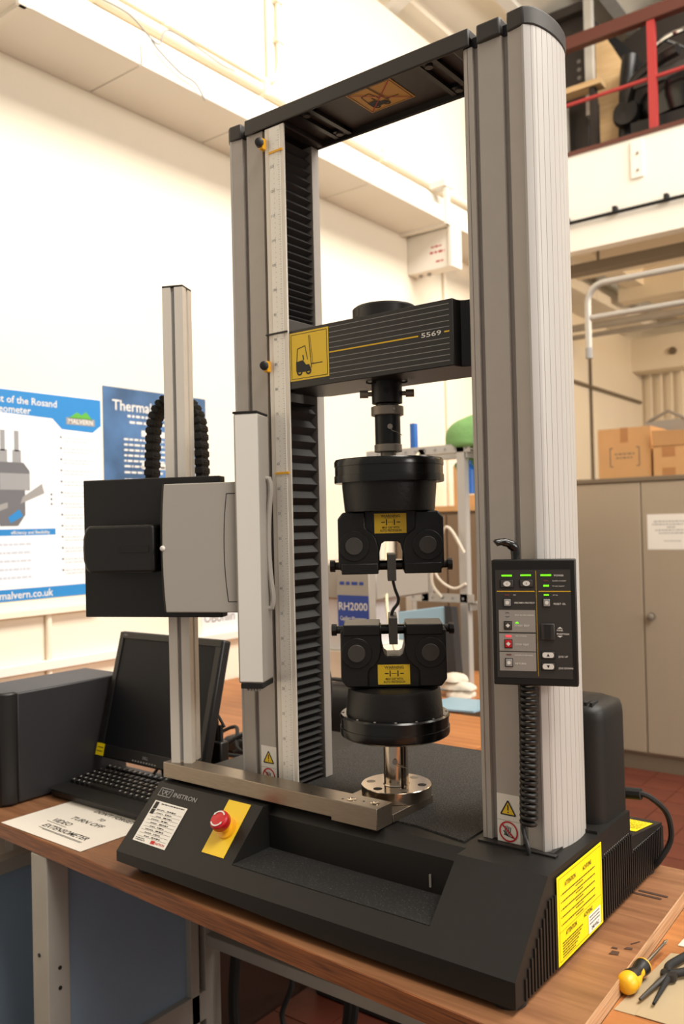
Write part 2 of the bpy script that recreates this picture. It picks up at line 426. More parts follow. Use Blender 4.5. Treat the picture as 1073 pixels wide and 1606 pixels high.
for k in range(13): g.scrib(m, .665, .82, .60-.042*k, .006, .0008, 40+k); g.scrib(m, .665, .78, .588-.042*k, .006, .0008, 60+k)
for k in range(5): g.scrib(m, .3, .52, .2-.03*k, .008, .0008, 80+k)
stuff(ob('small_print', g, mat('pale_grey_print', S(196, 198, 204), .6), t, smooth=0))
g = G()
for k in range(13): g.disc(.655, .604-.042*k, .004, m, .0008, 8)
for k in range(3): g.disc(.61, .35+.018*k, .004, m, .0008, 8)
stuff(ob('bullet_mark', g, 'print_k', t, smooth=0))
# printed picture of the rheometer
g = G()
for u in (.405, .46): g.rect(u, u+.018, .54, .615, m, .001); g.rect(u-.008, u+.026, .5, .545, m, .001)
g.rect(.4, .52, .40, .46, m, .0014)
ob('printed_column', g, mat('mid_grey_print', S(150, 150, 152), .6), t, smooth=0)
g = G(); g.flat([(.39, .5), (.495, .5), (.52, .47), (.52, .415), (.49, .4), (.39, .4), (.37, .42), (.37, .48)], m, .0012); g.flat([(.385, .4), (.5, .4), (.5, .31), (.47, .27), (.40, .27), (.385, .3)], m, .0009)
ob('printed_machine', g, mat('dark_grey_print', S(104, 104, 108), .6), t, smooth=0)
g = G(); g.flat([(.3, .29), (.43, .335), (.43, .355), (.3, .32)], m, .0012); g.flat([(.48, .35), (.58, .39), (.57, .425), (.49, .375)], m, .0012); ob('printed_rod', g, 'print_g', t, smooth=0)
g = G(); g.flat([(.44, .28), (.49, .305), (.475, .33), (.43, .3)], m, .0012); ob('printed_arrow', g, 'poster_b', t, smooth=0)
t, m = poster('wall_poster', 'navy poster headed Thermal behind the aluminium post', 1.052, 1.61, .5, 1.257, 'poster_n')
g = G(); g.text('Thermal', m, .045, .665, .042, 'L', dz=.001)
g.scrib(m, .12, .5, .64, .012, .001, 4); g.scrib(m, .13, .5, .615, .012, .001, 5)
g.rect(.19, .36, .565, .59, m, .001); g.rect(.19, .48, .43, .455, m, .001)
for k in range(6): g.scrib(m, .1, .5, .545-.022*k, .01, .001, 10+k)
for k in range(9): g.scrib(m, .1, .3, .41-.03*k, .01, .001, 20+k); g.scrib(m, .33, .5, .41-.03*k, .01, .001, 40+k)
stuff(ob('heading', g, 'print_w', t, smooth=0))
t, m = poster('wall_poster', 'white wall panel lettered Bohlin behind the monitor', 1.56, 2.25, .2, .345, 'poster_w')
g = G(); g.text('Bohlin Instruments', m, .06, .055, .042, 'L', dz=.001); g.disc(.035, .077, .02, m, .001, 14, .014); ob('lettering', g, 'print_g', t, smooth=0)

# ---- balcony over the far end, with what stands on it
bal = T('balcony', 'white fronted balcony across the far right of the room', 'balcony', (0, 4, 2.3))
g = G(); g.box(-1.52, 3.2, 4.0, 4.09, 2.33, 2.92); ob('fascia', g, 'duct', bal)
g = G(); g.box(-1.52, 3.2, 4.09, 7.6, 2.78, 2.86); ob('deck', g, 'bal_shade', bal)
g = G(); g.box(-1.52, 3.2, 4.09, 7.6, 2.7, 2.78); ob('soffit', g, 'wall', bal)
g = G(); g.box(-1.52, 3.2, 3.99, 4.12, 2.92, 2.945); ob('kerb', g, 'brownrail', bal)
for x, in ((-.71,), (.6,), (1.9,)):
    g = G(); g.box(x-.04, x+.03, 3.985, 4.0, 2.68, 2.9); ob('joint_plate', g, 'duct', bal)
    for z in (2.72, 2.82): g = G(); g.cyl((x, 3.985, z), (x, 3.98, z), .009, n=8); ob('bolt', g, 'greybox', bal)
for y in (4.9, 5.9):
    g = G(); g.box(-1.52, 3.2, y, y+.16, 2.45, 2.7); ob('beam', g, 'wall', bal)
for x in (-1.45, .2):
    g = G(); g.box(x, x+.14, 4.09, 7.6, 2.55, 2.7); ob('joist', g, 'wall', bal)
g = G(); g.tube([(-1.52, 3.975, 2.5), (3.2, 3.975, 2.5)], .011, 6)
for k in range(14): g.box(-1.45+.3*k-.012, -1.45+.3*k+.012, 3.96, 4.0, 2.5, 2.535)
tag(ob('black_cable', g, 'matblack'), 'black cable clipped along the front of the balcony', 'cable')
ral = T('balcony_railing', 'red and brown steel railing along the balcony edge', 'railing', (0, 4.05, 2.945))
for x in (-1.5, -.63, .75, 2.1):
    g = G(); g.box(x-.022, x+.022, 4.03, 4.07, 2.945, 3.6); ob('post', g, 'redrail', ral)
g = G(); g.box(-1.52, 3.2, 4.02, 4.08, 3.6, 3.68); ob('top_rail', g, 'brownrail', ral, bevel=.006)
g = G(); g.cyl((-1.52, 4.05, 3.265), (3.2, 4.05, 3.265), .012, n=8); ob('middle_rail', g, 'redrail', ral)
rk = T('equipment_rack', 'dark upright equipment rack standing on the balcony by the column', 'rack', (-1.35, 4.5, 2.86))
g = G(); g.box(-1.5, -1.16, 4.42, 4.8, 2.86, 4.06); ob('cabinet', g, 'rack', rk, bevel=.01)
g = G(); g.box(-1.145, -1.095, 4.33, 4.38, 3.3, 4.06); ob('upright', g, 'greyframe', rk); g = G(); g.box(-1.31, -1.275, 4.33, 4.365, 2.86, 3.4); ob('upright', g, 'greyframe', rk)
g = G(); g.box(-1.5, -1.16, 4.36, 4.42, 4.02, 4.08); ob('top_plate', g, 'rack', rk)
g = G(); m = FY(-1.22, 4.4195, 3.5)
for k in range(5):
    for a in (0, 45, 90, 135):
        c, sn = math.cos(R(a))*.016, math.sin(R(a))*.016; g.line((-c, .055*k-sn), (c, .055*k+sn), .004, m)
stuff(ob('vent_pattern', g, 'print_g', rk))
g = G(); g.prism([(-1.12, 3.42), (-.93, 3.42), (-.935, 3.62), (-1.05, 3.84), (-1.12, 3.9)], -.012, .0, frame((0, 4.46, 0), (1, 0, 0), (0, 0, 1))); g.box(-1.1, -.95, 4.45, 4.47, 2.86, 3.45)
tag(ob('plywood_sheet', g, 'ply', smooth=0), 'pale plywood sheet leaning on the balcony beside the rack', 'board')
tr = T('trestle', 'pale wooden trestle behind the red middle rail', 'trestle', (-1.2, 4.25, 2.86))
g = G(); g.box(-1.5, -1.0, 4.2, 4.3, 3.42, 3.455); ob('beam', g, 'ply', tr, smooth=0)
for x in (-1.45, -1.08): g = G(); g.box(x, x+.035, 4.22, 4.28, 2.86, 3.42); ob('leg', g, 'bal_shade', tr)
mc = T('old_machine', 'black machine with chrome handwheel stored on the balcony', 'machine', (-.45, 4.45, 2.86))
wc = (-.5, 4.45)
g = G(); g.lathe([(.0, -.02), (.3, 0), (.33, .08), (.33, .16), (.26, .24), (.1, .3), (.0, .3)], Matrix.Translation((*wc, 3.1)), 32); ob('body', g, 'glossblack', mc)
g = G(); g.tube([(wc[0]+.24*math.cos(2*PI*k/28), wc[1]+.24*math.sin(2*PI*k/28), 3.57) for k in range(28)], .016, 8, True); g.cyl((*wc, 3.35), (*wc, 3.58), .03)
for a in (0, 120, 240): g.cyl((*wc, 3.55), (wc[0]+.24*math.cos(R(a)), wc[1]+.24*math.sin(R(a)), 3.57), .01, n=8)
ob('handwheel', g, 'chrome', mc)
g = G(); g.tube(smooth_path([(-.9, 4.35, 2.95), (-.89, 4.35, 3.2), (-.88, 4.35, 3.42), (-.86, 4.36, 3.6)]), .05, 12); g.lathe([(.0, 0), (.075, .01), (.09, .03), (.075, .07), (.0, .08)], frame((-.86, 4.3, 3.2), (1, 0, 0), (0, 0, 1)), 20); g.tube(smooth_path([(-.88, 4.32, 3.2), (-.8, 4.2, 3.33), (-.66, 4.16, 3.4), (-.5, 4.12, 3.42)]), .035, 10); ob('arm', g, 'black', mc)
g = G(); g.box(-.78, -.1, 4.16, 4.19, 3.29, 3.37); ob('front_bar', g, 'boltgrey', mc); g = G(); g.box(-.8, -.1, 4.15, 4.75, 2.86, 3.08); ob('plinth', g, 'black', mc)
g = G(); g.prism([(-1.52, 2.86), (3.2, 2.86), (3.2, 4.6), (.1, 4.55), (-1.52, 3.86)], -.04, 0, frame((0, 4.95, 0), (1, 0, 0), (0, 0, 1))); tag(ob('balcony_shade_board', g, 'bal_shade', smooth=0), 'tall dark board added for the shade at the back of the balcony', 'board')  # dark sheet added in place of the shaded depth of the balcony
g = G(); g.prism([(0, 0), (.06, 0), (.06, .8), (0, .8)], 0, .04, frame((-.72, 4.85, 3.42), (1, 0, 0), (-.75, 0, 1))); g.box(-.72, -.66, 4.81, 4.85, 2.86, 3.45); tag(ob('leaning_beam', g, 'matblack', smooth=0), 'black beam leaning diagonally behind the stored machine', 'beam')

# ---- under the balcony
cb = T('steel_cupboard', 'taupe double door steel cupboard under the balcony', 'cabinet', (-.86, 4.55, FLZ))
g = G(); g.box(-1.3, -.42, 4.335, 4.85, FLZ+.1, .905); ob('carcass', g, 'cabinet', cb)
g = G(); g.box(-1.32, -.40, 4.31, 4.87, .905, .935); ob('top', g, 'cabdark', cb, bevel=.004)
g = G(); g.box(-1.3, -.42, 4.34, 4.85, FLZ, FLZ+.1); ob('plinth', g, 'cabdark', cb)
g = G(); g.box(-1.297, -.864, 4.319, 4.335, FLZ+.115, .9); ob('door', g, 'cabinet', cb, bevel=.003)
g = G(); g.box(-.856, -.423, 4.319, 4.335, FLZ+.115, .9); d2 = ob('door', g, 'cabinet', cb, bevel=.003)
g = G(); g.lathe([(.008, 0), (.008, .012), (.02, .016), (.022, .03), (.012, .036)], frame((-.813, 4.319, .064), (1, 0, 0), (0, 0, 1)), 16); g.disc(0, 0, .028, frame((-.813, 4.3185, .064), (1, 0, 0), (0, 0, 1)))
ob('door_knob', g, 'blacksteel', d2)
m = FY(-.823, 4.3175, .48); g = G(); g.box(-.823, -.52, 4.318, 4.319, .48, .698); nt_ = ob('notice', g, 'paper', d2, smooth=0)
g = G()
for k, (a, b) in enumerate(((.04, .26), (.03, .27), (.12, .17), (.05, .25), (.07, .23))): g.scrib(m, a, b, .17-.018*k, .008, 0, k)
g.scrib(m, .1, .2, .05, .006, 0, 9); stuff(ob('notice_text', g, 'print_g', d2, smooth=0))
c1 = T('cardboard_box', 'taped brown cardboard box standing upright on the steel cupboard', 'box', (-1.0, 4.6, .935))
g2 = G(); g2.box(-1.18, -.835, 4.47, 4.8, .936, 1.265); ob('carton', g2, 'card', c1)
g2 = G(); g2.box(-1.03, -.98, 4.4685, 4.471, 1.17, 1.266); g2.box(-1.03, -.98, 4.47, 4.8, 1.2655, 1.2665); ob('tape', g2, 'cardtape', c1)
m = FY(-1.18, 4.4695, .936); g2 = G(); g2.pline([(.1, .2), (.08, .2), (.08, .08), (.1, .08)], .007, m); g2.pline([(.25, .2), (.27, .2), (.27, .08), (.25, .08)], .007, m); g2.scrib(m, .11, .24, .155, .012, 0, 3); g2.scrib(m, .12, .23, .13, .012, 0, 4); stuff(ob('printing', g2, 'cabdark', c1))
c2 = T('cardboard_box', 'low cardboard box beside the upright box on the cupboard', 'box', (-.6, 4.6, .935))
g2 = G(); g2.box(-.815, -.43, 4.45, 4.8, .936, 1.13); ob('carton', g2, 'card', c2); g2 = G(); g2.prism([(0, 0), (.385, 0), (.385, .08), (0, .1)], 0, .006, frame((-.815, 4.45, 1.13), (1, 0, 0), (0, -.2, 1))); ob('flap', g2, 'card', c2)
g2 = G(); g2.box(-.76, -.68, 4.4485, 4.451, 1.06, 1.12); g2.box(-.76, -.68, 4.4485, 4.451, .94, .99); ob('tape', g2, 'cardtape', c2)
g2 = G(); g2.box(-1.0, -.72, 4.9, 5.1, 1.2, 1.34); g2.tube([(-.98, 4.9, 1.34), (-.85, 4.9, 1.4), (-.74, 4.9, 1.34)], .012, 6); g2.box(-1.05, -.6, 4.88, 5.3, -.9, 1.2)
tag(ob('wall_apparatus', g2, 'greybox'), 'grey apparatus behind the cardboard boxes on the cupboard', 'apparatus')
# tubular frame
g = G(); xa = -.925
m_ = [(xa, 3.7, 1.63), (xa, 3.7, 1.92)]+[(xa+.1-.1*math.cos(R(a)), 3.7, 1.92+.1*math.sin(R(a))) for a in range(15, 91, 15)]+[(1.6, 3.7, 2.02), (1.6, 3.7, FLZ)]
tf = T('tubular_frame', 'pale tubular metal frame with two rails in front of the balcony', 'frame', (.3, 3.7, FLZ))
g.tube(m_, .019, 12); ob('outer_tube', g, 'tubewhite', tf)
g = G(); g.cyl((xa+.02, 3.7, 1.83), (1.58, 3.7, 1.83), .017, n=12); ob('rail', g, 'tubewhite', tf)
g = G(); g.cyl((xa, 3.7, 1.6), (xa, 3.7, 1.66), .021, n=12); ob('end_cap', g, 'print_g', tf)
# services under the balcony
g = G(); g.box(-1.5, 1.9, 4.3, 4.4, 2.28, 2.34)
for x in (-1.1, .2, 1.5): g.cyl((x, 4.35, 2.34), (x, 4.35, 2.56), .01, n=6)
tag(ob('cable_tray', g, 'cabdark'), 'dark cable tray slung under the balcony', 'cable tray')
g = G(); g.cyl((-1.9, 5.6, 2.22), (2.0, 5.6, 2.22), .03, n=10); g.cyl((-1.9, 5.75, 2.18), (2.0, 5.75, 2.18), .02, n=10)
tag(ob('ceiling_pipes', g, 'greyframe'), 'pair of pale pipes running below the balcony soffit', 'pipe')
bx = T('switch_box', 'cream switch box on the wall beneath the balcony', 'switch box', (-1.6, 7.2, 1.9))
g = G(); g.box(-1.9, -1.4, 7.3, 7.6, 2.1, 2.42); ob('case', g, 'wall', bx); g = G(); g.cyl((-1.5, 7.3, 2.25), (-1.5, 7.27, 2.25), .035, n=12); ob('knob', g, 'cabdark', bx)
for k in range(4): g = G(); g.cyl((-1.8+.1*k, 7.55, .3), (-1.8+.1*k, 7.55, 2.1), .014, n=8); ob('conduit', g, 'wall', bx)
g = G(); g.box(-1.05, -.95, 7.55, 7.62, FLZ, 2.7); g.box(.2, .3, 7.55, 7.62, FLZ, 2.7); struct(ob('trim_1', g, 'wall'))

# brown low cupboard and goods along the left wall behind the machine
lc = T('low_cupboard', 'brown low cupboard by the wall, seen between the machine columns', 'cabinet', (-1.6, 3.4, FLZ))
g = G(); g.box(-1.88, -1.2, 3.1, 3.9, FLZ, .74); ob('carcass', g, 'brown', lc); g = G(); g.box(-1.89, -1.18, 3.08, 3.92, .74, .77); ob('top', g, 'card', lc)
g = G(); g.box(-1.87, -1.54, 3.085, 3.1, FLZ+.05, .72); ob('door', g, 'brown', lc); g = G(); g.box(-1.53, -1.21, 3.085, 3.1, FLZ+.05, .72); ob('door', g, 'brown', lc)

# ================================================================== THE BENCHES
TZ = -.01
wb = T('workbench', 'plywood topped workbench on grey steel legs carrying the testing machine', 'workbench', (-.7, .35, FLZ))
poly = [(-1.88, .088), (.462, -.043), (.445, .648), (-1.88, .648)]
g = G(); g.prism(poly, TZ-.034, TZ-.0005); ob('bench_top', g, 'woodtop', wb, smooth=0)
fa = R(-3.2)
fm = frame((-.98, .038, 0), (math.cos(fa), math.sin(fa), 0), (-math.sin(fa), math.cos(fa), 0))
g = G(); g.box(-.9, 1.445, -.0025, .0, TZ-.034, TZ-.001, fm); ob('front_edging', g, 'woodedge', wb, smooth=0)
em = frame((.4625, -.043, 0), (.445-.462, .691, 0), (-1, 0, 0))
g = G(); g.prism([(0, 0), (.691, 0), (.691, -.0022), (0, -.0022)], TZ-.026, TZ-.0008, frame((.462, -.043, 0), (-.017, .691, 0), (-.691, -.017, 0))); ob('end_edging', g, 'plyedge', wb, smooth=0)
# scorch and ink marks on the top
mt = FZ(0, 0, TZ); g = G()
g.flat(rrect(.372, .425, .488, .4955, .003, 3), mt, .0004); g.flat(rrect(.378, .432, .503, .5105, .003, 3), mt, .0004)
g.flat([(.432, .275), (.444, .279), (.443, .286), (.434, .284)], mt, .0004); g.flat([(.418, .246), (.432, .25), (.43, .262), (.419, .26)], mt, .0004); g.flat([(.414, .266), (.424, .268), (.423, .273), (.415, .272)], mt, .0004)
g.flat([(.437, .296), (.446, .313), (.444, .314), (.435, .298)], mt, .0004)
ob('scorch_mark', g, mat('scorched_wood', S(72, 48, 36), .6), wb, smooth=0)
# steel frame below
fm0 = Matrix.Translation((0, 0, 0))
# steel frame below, in bench-aligned coordinates
def fbox(nm, x0, x1, y0, y1, z0, z1, m, bevel=.002): g = G(); g.box(x0, x1, y0, y1, z0, z1, fm); return ob(nm, g, m, wb, bevel=bevel)
ZB = TZ-.036
def pbox(nm, x0, x1, y0, y1, z0, z1, m, bevel=.002): g = G(); g.box(x0, x1, y0, y1, z0, z1); return ob(nm, g, m, wb, bevel=bevel)
l = pbox('leg', -.837, -.777, .026, .082, FLZ, ZB, 'greyframe')
for z in (-.30, -.345, -.52): g = G(); g.cyl((-.777, .055, z), (-.775, .055, z), .0045, n=8); ob('bolt', g, 'print_k', l)
g = G(); g.cyl((-.81, .026, -.27), (-.81, .024, -.27), .0045, n=8); ob('bolt', g, 'print_k', l)
l = pbox('leg', -.80, -.778, .447, .476, FLZ, ZB, 'greyframe'); pbox('leg', -.80, -.778, .497, .552, FLZ, ZB, 'greyframe'); pbox('leg_web', -.83, -.80, .447, .552, FLZ, ZB, 'cabdark')
pbox('rail', -.83, -.778, .082, .50, -.62, -.545, 'greyframe')
pbox('side_panel', -.806, -.796, .082, .447, -.545, ZB, 'blue_panel', 0); pbox('side_panel', -.806, -.796, .082, .447, FLZ+.06, -.62, 'blue_panel', 0)
pbox('rail', -1.16, -1.115, .03, .5, -.192, -.156, 'greyframe'); pbox('side_panel', -1.15, -1.14, .03, .5, FLZ+.05, -.192, 'blue_panel', 0)
pbox('leg', -1.17, -1.115, .5, .56, FLZ, ZB, 'greyframe'); pbox('leg', -1.82, -1.77, .1, .16, FLZ, ZB, 'greyframe'); pbox('leg', -1.82, -1.77, .55, .6, FLZ, ZB, 'greyframe')
pbox('apron', -.778, .36, .535, .542, -.40, ZB, 'greyframe'); pbox('rail', -.778, .36, .50, .545, -.43, -.40, 'greyframe')
pbox('leg', .36, .42, .05, .11, FLZ, ZB, 'greyframe'); pbox('leg', .36, .42, .53, .59, FLZ, ZB, 'greyframe')
# things under the bench
for k, (x, y, r_, nm) in enumerate(((-.45, .85, .12, 0), (-.15, 1.0, .14, 1), (-.62, .68, .08, 2))):
    pts = [(x+r_*math.cos(a*.6)*(1+.22*math.sin(a*.37)), y+r_*math.sin(a*.6)*(1+.2*math.cos(a*.29)), FLZ+.015+.05*(1+math.sin(a*.41+k))) for a in range(46)]
    g = G(); g.tube(smooth_path(pts, 3), .009, 6)
    tag(ob('cable_tangle', g, 'matblack'), ('tangle of black cables on the floor under the bench', 'second heap of black cables farther under the bench', 'small black cable coil beside the bench leg')[k], 'cable')
g = G()
g.tube(smooth_path([(-.70, .58, -.2), (-.72, .56, -.42), (-.73, .55, -.6), (-.72, .57, -.75), (-.66, .6, FLZ+.02)]), .014, 8)
g.tube(smooth_path([(-.40, .6, -.3), (-.38, .6, -.5), (-.41, .59, -.7), (-.38, .62, FLZ+.02)]), .012, 8)
g.tube(smooth_path([(-.37, .6, -.3), (-.35, .59, -.48), (-.38, .58, -.72), (-.33, .64, FLZ+.02)]), .009, 8)
g.tube(smooth_path([(-.62, .6, -.3), (-.58, .62, -.5), (-.6, .6, -.62), (-.5, .64, -.72), (-.4, .62, -.6)]), .007, 8)
tag(ob('hanging_cables', g, 'matblack'), 'black cables hanging down behind the bench rail', 'cable')
g = G(); g.box(-.13, -.095, .80, .84, FLZ, -.06); tag(ob('wooden_strut', g, 'woodorange', bevel=.002), 'plain wooden strut standing under the bench', 'strut')
g = G(); g.prism([(-.74, .58), (-.58, .58), (-.56, .72), (-.72, .75)], FLZ+.001, FLZ+.16); tag(ob('white_sheet', g, 'cloth'), 'pale crumpled sheet on the floor beneath the bench', 'sheet')
pb = T('shade_power_unit', 'black power unit below the bench, enlarged to stand in for shade', 'power unit', (-.2, .7, FLZ))  # made large and dark to add shade to the space under the bench
g = G(); g.box(-.95, -.15, 1.15, 1.35, FLZ, FLZ+.5); ob('case', g, 'matblack', pb, bevel=.01); g = G(); g.lathe([(.05, 0), (.05, .008), (.03, .012)], frame((-.5, 1.15, FLZ+.3), (1, 0, 0), (0, 0, 1)), 18); ob('dial', g, 'boltgrey', pb)

bb = T('wall_bench', 'orange wood bench along the wall behind the machine', 'workbench', (-1.1, 1.6, FLZ))
g = G(); g.prism([(-1.88, .652), (-.36, .652), (-.36, 1.62), (-.72, 1.62), (-.72, 2.45), (-1.88, 2.45)], TZ-.04, TZ-.001); ob('bench_top', g, 'woodorange', bb, bevel=.002)
for x in (-1.8, -1.3):
    for y in (.72, 2.35): g = G(); g.box(x, x+.05, y, y+.05, FLZ, TZ-.04); ob('leg', g, 'greyframe', bb)
sb = T('side_bench', 'lower orange wood bench joined to the right end of the workbench', 'workbench', (.9, .2, FLZ))
g = G(); g.prism([(.4765, -.5), (1.3, -.5), (1.3, .62), (.449, .62)], -.066, -.0355); ob('bench_top', g, 'woodorange', sb, smooth=0)
for x, y in ((.5, -.45), (1.2, -.45), (.5, .52), (1.2, .52)): g = G(); g.box(x, x+.05, y, y+.05, FLZ, -.066); ob('leg', g, 'greyframe', sb)

# ================================================================== THE TESTING MACHINE
tm = T('testing_machine', 'tall two column materials testing machine with a black base', 'testing machine', (-.06, .33, TZ))
# ---- base housing: left console, tray bay, right console, rear
YZ = lambda x: frame((x, 0, 0), (0, 1, 0), (0, 0, 1))
def yz(poly, x0, x1, m, nm, bevel=.003, parent=tm, lab=None):
    g = G(); g.prism(poly, x0, x1, YZ(0)); return ob(nm, g, m, parent, bevel=bevel, label=lab)
g = G()
st_ = [(-.495, .018, .05), (-.2, .012, .05), (.1, .002, .03), (.378, 0, .01)]
g.loft([[(x, y, z) for y, z in ((0, zb), (0, .038), (.0285, .0648), (.66, .0648), (.66, 0), (yb, 0))] for x, zb, yb in st_])
for x0, x1, yr in ((-.495, -.2, .66), (.222, .378, .4716)):
    g.prism([(.0285, .0648), (.116, .147), (yr, .147), (yr, .0648), (.0285, .0648)], x0, x1, YZ(0))
g.prism([(.131, .06), (.131, .128), (.15, .1455), (.70, .1455), (.70, .0), (.60, .0), (.60, .06)], -.2, .222, YZ(0))
g.prism([(.4716, .03), (.4716, .098), (.654, .073), (.654, .0), (.6, 0)], .2, .3775, YZ(0))
base = ob('base_housing', g, 'charcoal', tm, smooth=20)
g = G(); g.box(-.199, .221, .0295, .1305, .0645, .0662); ob('tray_mat', g, 'mat_tray', tm, smooth=0)
g = G(); g.box(.16, .163, .1285, .131, .075, .096); ob('tray_clip', g, 'greybox', tm)
g = G(); g.prism([(-.33, .2), (-.21, .19), (.1, .19), (.205, .17), (.21, .685), (-.33, .685)], .1455, .148); ob('deck_mat', g, 'mat_deck', tm, smooth=0)
g = G(); g.box(.222, .36, .185, .195, .147, .15); g.box(.222, .375, .3215, .3245, .147, .152); g.box(.345, .352, .195, .322, .147, .1505); ob('seam_strip', g, 'black', tm)
# ribs on the right side
g = G(); y = .028
while y < .645:
    if y < .116: top = .0345+.97*(y)-.03
    elif y < .14: top = .0345+.97*y-.03
    elif y < .4716: top = .104
    else: top = .068
    if y > .14 or True: g.box(.3775, .3805, y, y+.0052, .001, max(.006, min(top, .112)))
    y += .0105
ob('rib', g, 'charcoal', tm, smooth=0); stuff(bpy.data.objects['rib'])
g = G(); m = FX(.3785, 0, 0)
for k in range(16): g.disc(.342+.0078*k, .1085, .0013, m, 0, 6)
for k in range(22): g.disc(.478+.0078*k, .0715-.0002*k, .0013, FX(.378, 0, 0), .0004, 6)
stuff(ob('vent_hole', g, 'print_g', tm))
for x, y in ((.35, .035), (.35, .6), (-.46, .06), (-.46, .6)):
    g = G(); g.cyl((x, y, TZ), (x, y, .004), .026, .028, 18); ob('foot', g, 'rubber', tm)
# big yellow notice on the right side
m = FX(.3812, .1395, .002)
g = G(); g.box(.3805, .3812, .1395, .3215, .002, .1365); nl = ob('warning_notice', g, 'yellow_l', tm, smooth=0)
g = G(); g.outline(.006, .176, .005, .13, .0006, m, .0003); g.line((.006, .049), (.176, .049), .0005, m, .0003)
for u, v in ((.028, .113), (.1, .113), (.028, .0378), (.1, .0378)):
    g.text('ATTENTION' if u < .05 else 'ACHTUNG', m, u, v, .0072, 'L', w=.043 if u < .05 else .036, dz=.0004)
for k in range(5):
    g.scrib(m, .018, .15, .103-.0115*k, .0024, .0004, k); g.scrib(m, .07, .1, .0985-.0115*k, .0022, .0004, k+9); g.disc(.014, .104-.0115*k, .0012, m, .0004, 6)
for k in range(6): g.scrib(m, .016, .095-.006*k, .029-.0042*k, .0024, .0004, 20+k)
ob('notice_print', g, 'print_k', nl, smooth=0)
g = G(); g.rect(.118, .17, .004, .0345, m, .0005); st = ob('date_sticker', g, 'paper', nl, smooth=0)
g = G()
for k in range(3): g.scrib(m, .123, .165, .029-.0055*k, .002, .0008, k)
g.text('240 VAC', m, .13, .0075, .006, 'L', dz=.0008); ob('sticker_print', g, 'print_k', nl, smooth=0)
g = G(); rmx = frame((.262, .49, .0957), (1, 0, 0), (0, .99, -.137)); g.rect(.055, .108, .035, .135, rmx, .0006); ob('rear_notice', g, 'yellow_l', tm, smooth=0)
g = G()
for k in range(6): g.scrib(rmx, .06, .103, .125-.013*k, .003, .001, k)
ob('rear_notice_print', g, 'print_k', tm, smooth=0)
# ---- console panel: labels and emergency stop, on the sloped plane
SL = frame((0, 0, .0383), (1, 0, 0), (0, .116, .109)); SN = SL.col[2].xyz
yk = .975
g = G(); g.flat([(-.4745, .1185), (-.3775, .1175), (-.3735, .028), (-.4705, .0295)], SL, .0006); dl = ob('data_label', g, 'paper', tm, smooth=0)
g = G(); g.rect(-.47, -.459, .101, .116, SL, .001); g.rect(-.47, -.459, .089, .1, SL, .001)
g.scrib(SL, -.452, -.384, .1125, .0026, .001, 2)
for k in range(9): g.line((-.465, .0985-.0072*k), (-.38, .0982-.0072*k), .0004, SL, .001)
for k in range(9):
    g.scrib(SL, -.455+.004*(k % 3), -.432, .1-.0072*k, .002, .001, k+30); g.scrib(SL, -.425, -.4-.006*(k % 2), .1-.0072*k, .0028, .001, k+50)
g.scrib(SL, -.466, -.44, .036, .002, .001, 7); g.scrib(SL, -.464, -.436, .0325, .002, .001, 8)
ob('label_print', g, 'print_k', dl, smooth=0)
g = G(); g.rect(-.42, -.408, .0315, .0385, SL, .001); g.text('INSTRON', SL, -.406, .0325, .0045, 'L', w=.026, dz=.001); ob('label_logo', g, 'redp', dl, smooth=0)
def logo(g, m, u, v, w, h, dz):
    g.outline(u, u+w, v, v+h, h*.09, m, dz)
    g.pline([(u+w*.14, v+h*.85), (u+w*.32, v+h*.15), (u+w*.5, v+h*.6), (u+w*.68, v+h*.15), (u+w*.86, v+h*.85)], h*.09, m, dz)
    g.disc(u+w*.5, v+h*.6, h*.2, m, dz, 12, h*.12); g.line((u+w*.16, v+h*.7), (u+w*.84, v+h*.7), h*.06, m, dz)
g = G(); logo(g, SL, -.4775, .13, .036, .017, .0008); g.text('INSTRON', SL, -.4345, .1335, .0095, 'L', w=.067, dz=.0008); ob('maker_mark', g, 'print_g', tm, smooth=0)
g = G(); g.prism([(-.288, .156), (-.2295, .156), (-.2255, .0455), (-.283, .0455)], 0, .0012, SL); es = ob('stop_plate', g, 'yellow', tm, smooth=0)
bm_ = SL @ Matrix.Translation((-.252, .1, 0))
g = G(); g.lathe([(.0, 0), (.021, .001), (.021, .006), (.0125, .007), (.0115, .019), (.0, .019)], bm_, 28); ob('stop_collar', g, 'yellow_d', es)
g = G(); g.lathe([(.0, .018), (.017, .019), (.0195, .024), (.0195, .034), (.0165, .0375), (.0, .0385)], bm_, 32); ob('stop_button', g, 'red', es, bevel=.0006)
g = G(); 
for a0 in (40, 220):
    pts = arc(0, 0, .0145, a0, a0+110, 8)
    g.pline(pts, .0028, bm_, .0388)
    g.flat([(.0145*math.cos(R(a0+125)), .0145*math.sin(R(a0+125))), (.0115*math.cos(R(a0+106)), .0115*math.sin(R(a0+106))), (.0175*math.cos(R(a0+106)), .0175*math.sin(R(a0+106)))], bm_, .0388)
ob('turn_arrow', g, 'print_w', es, smooth=0)

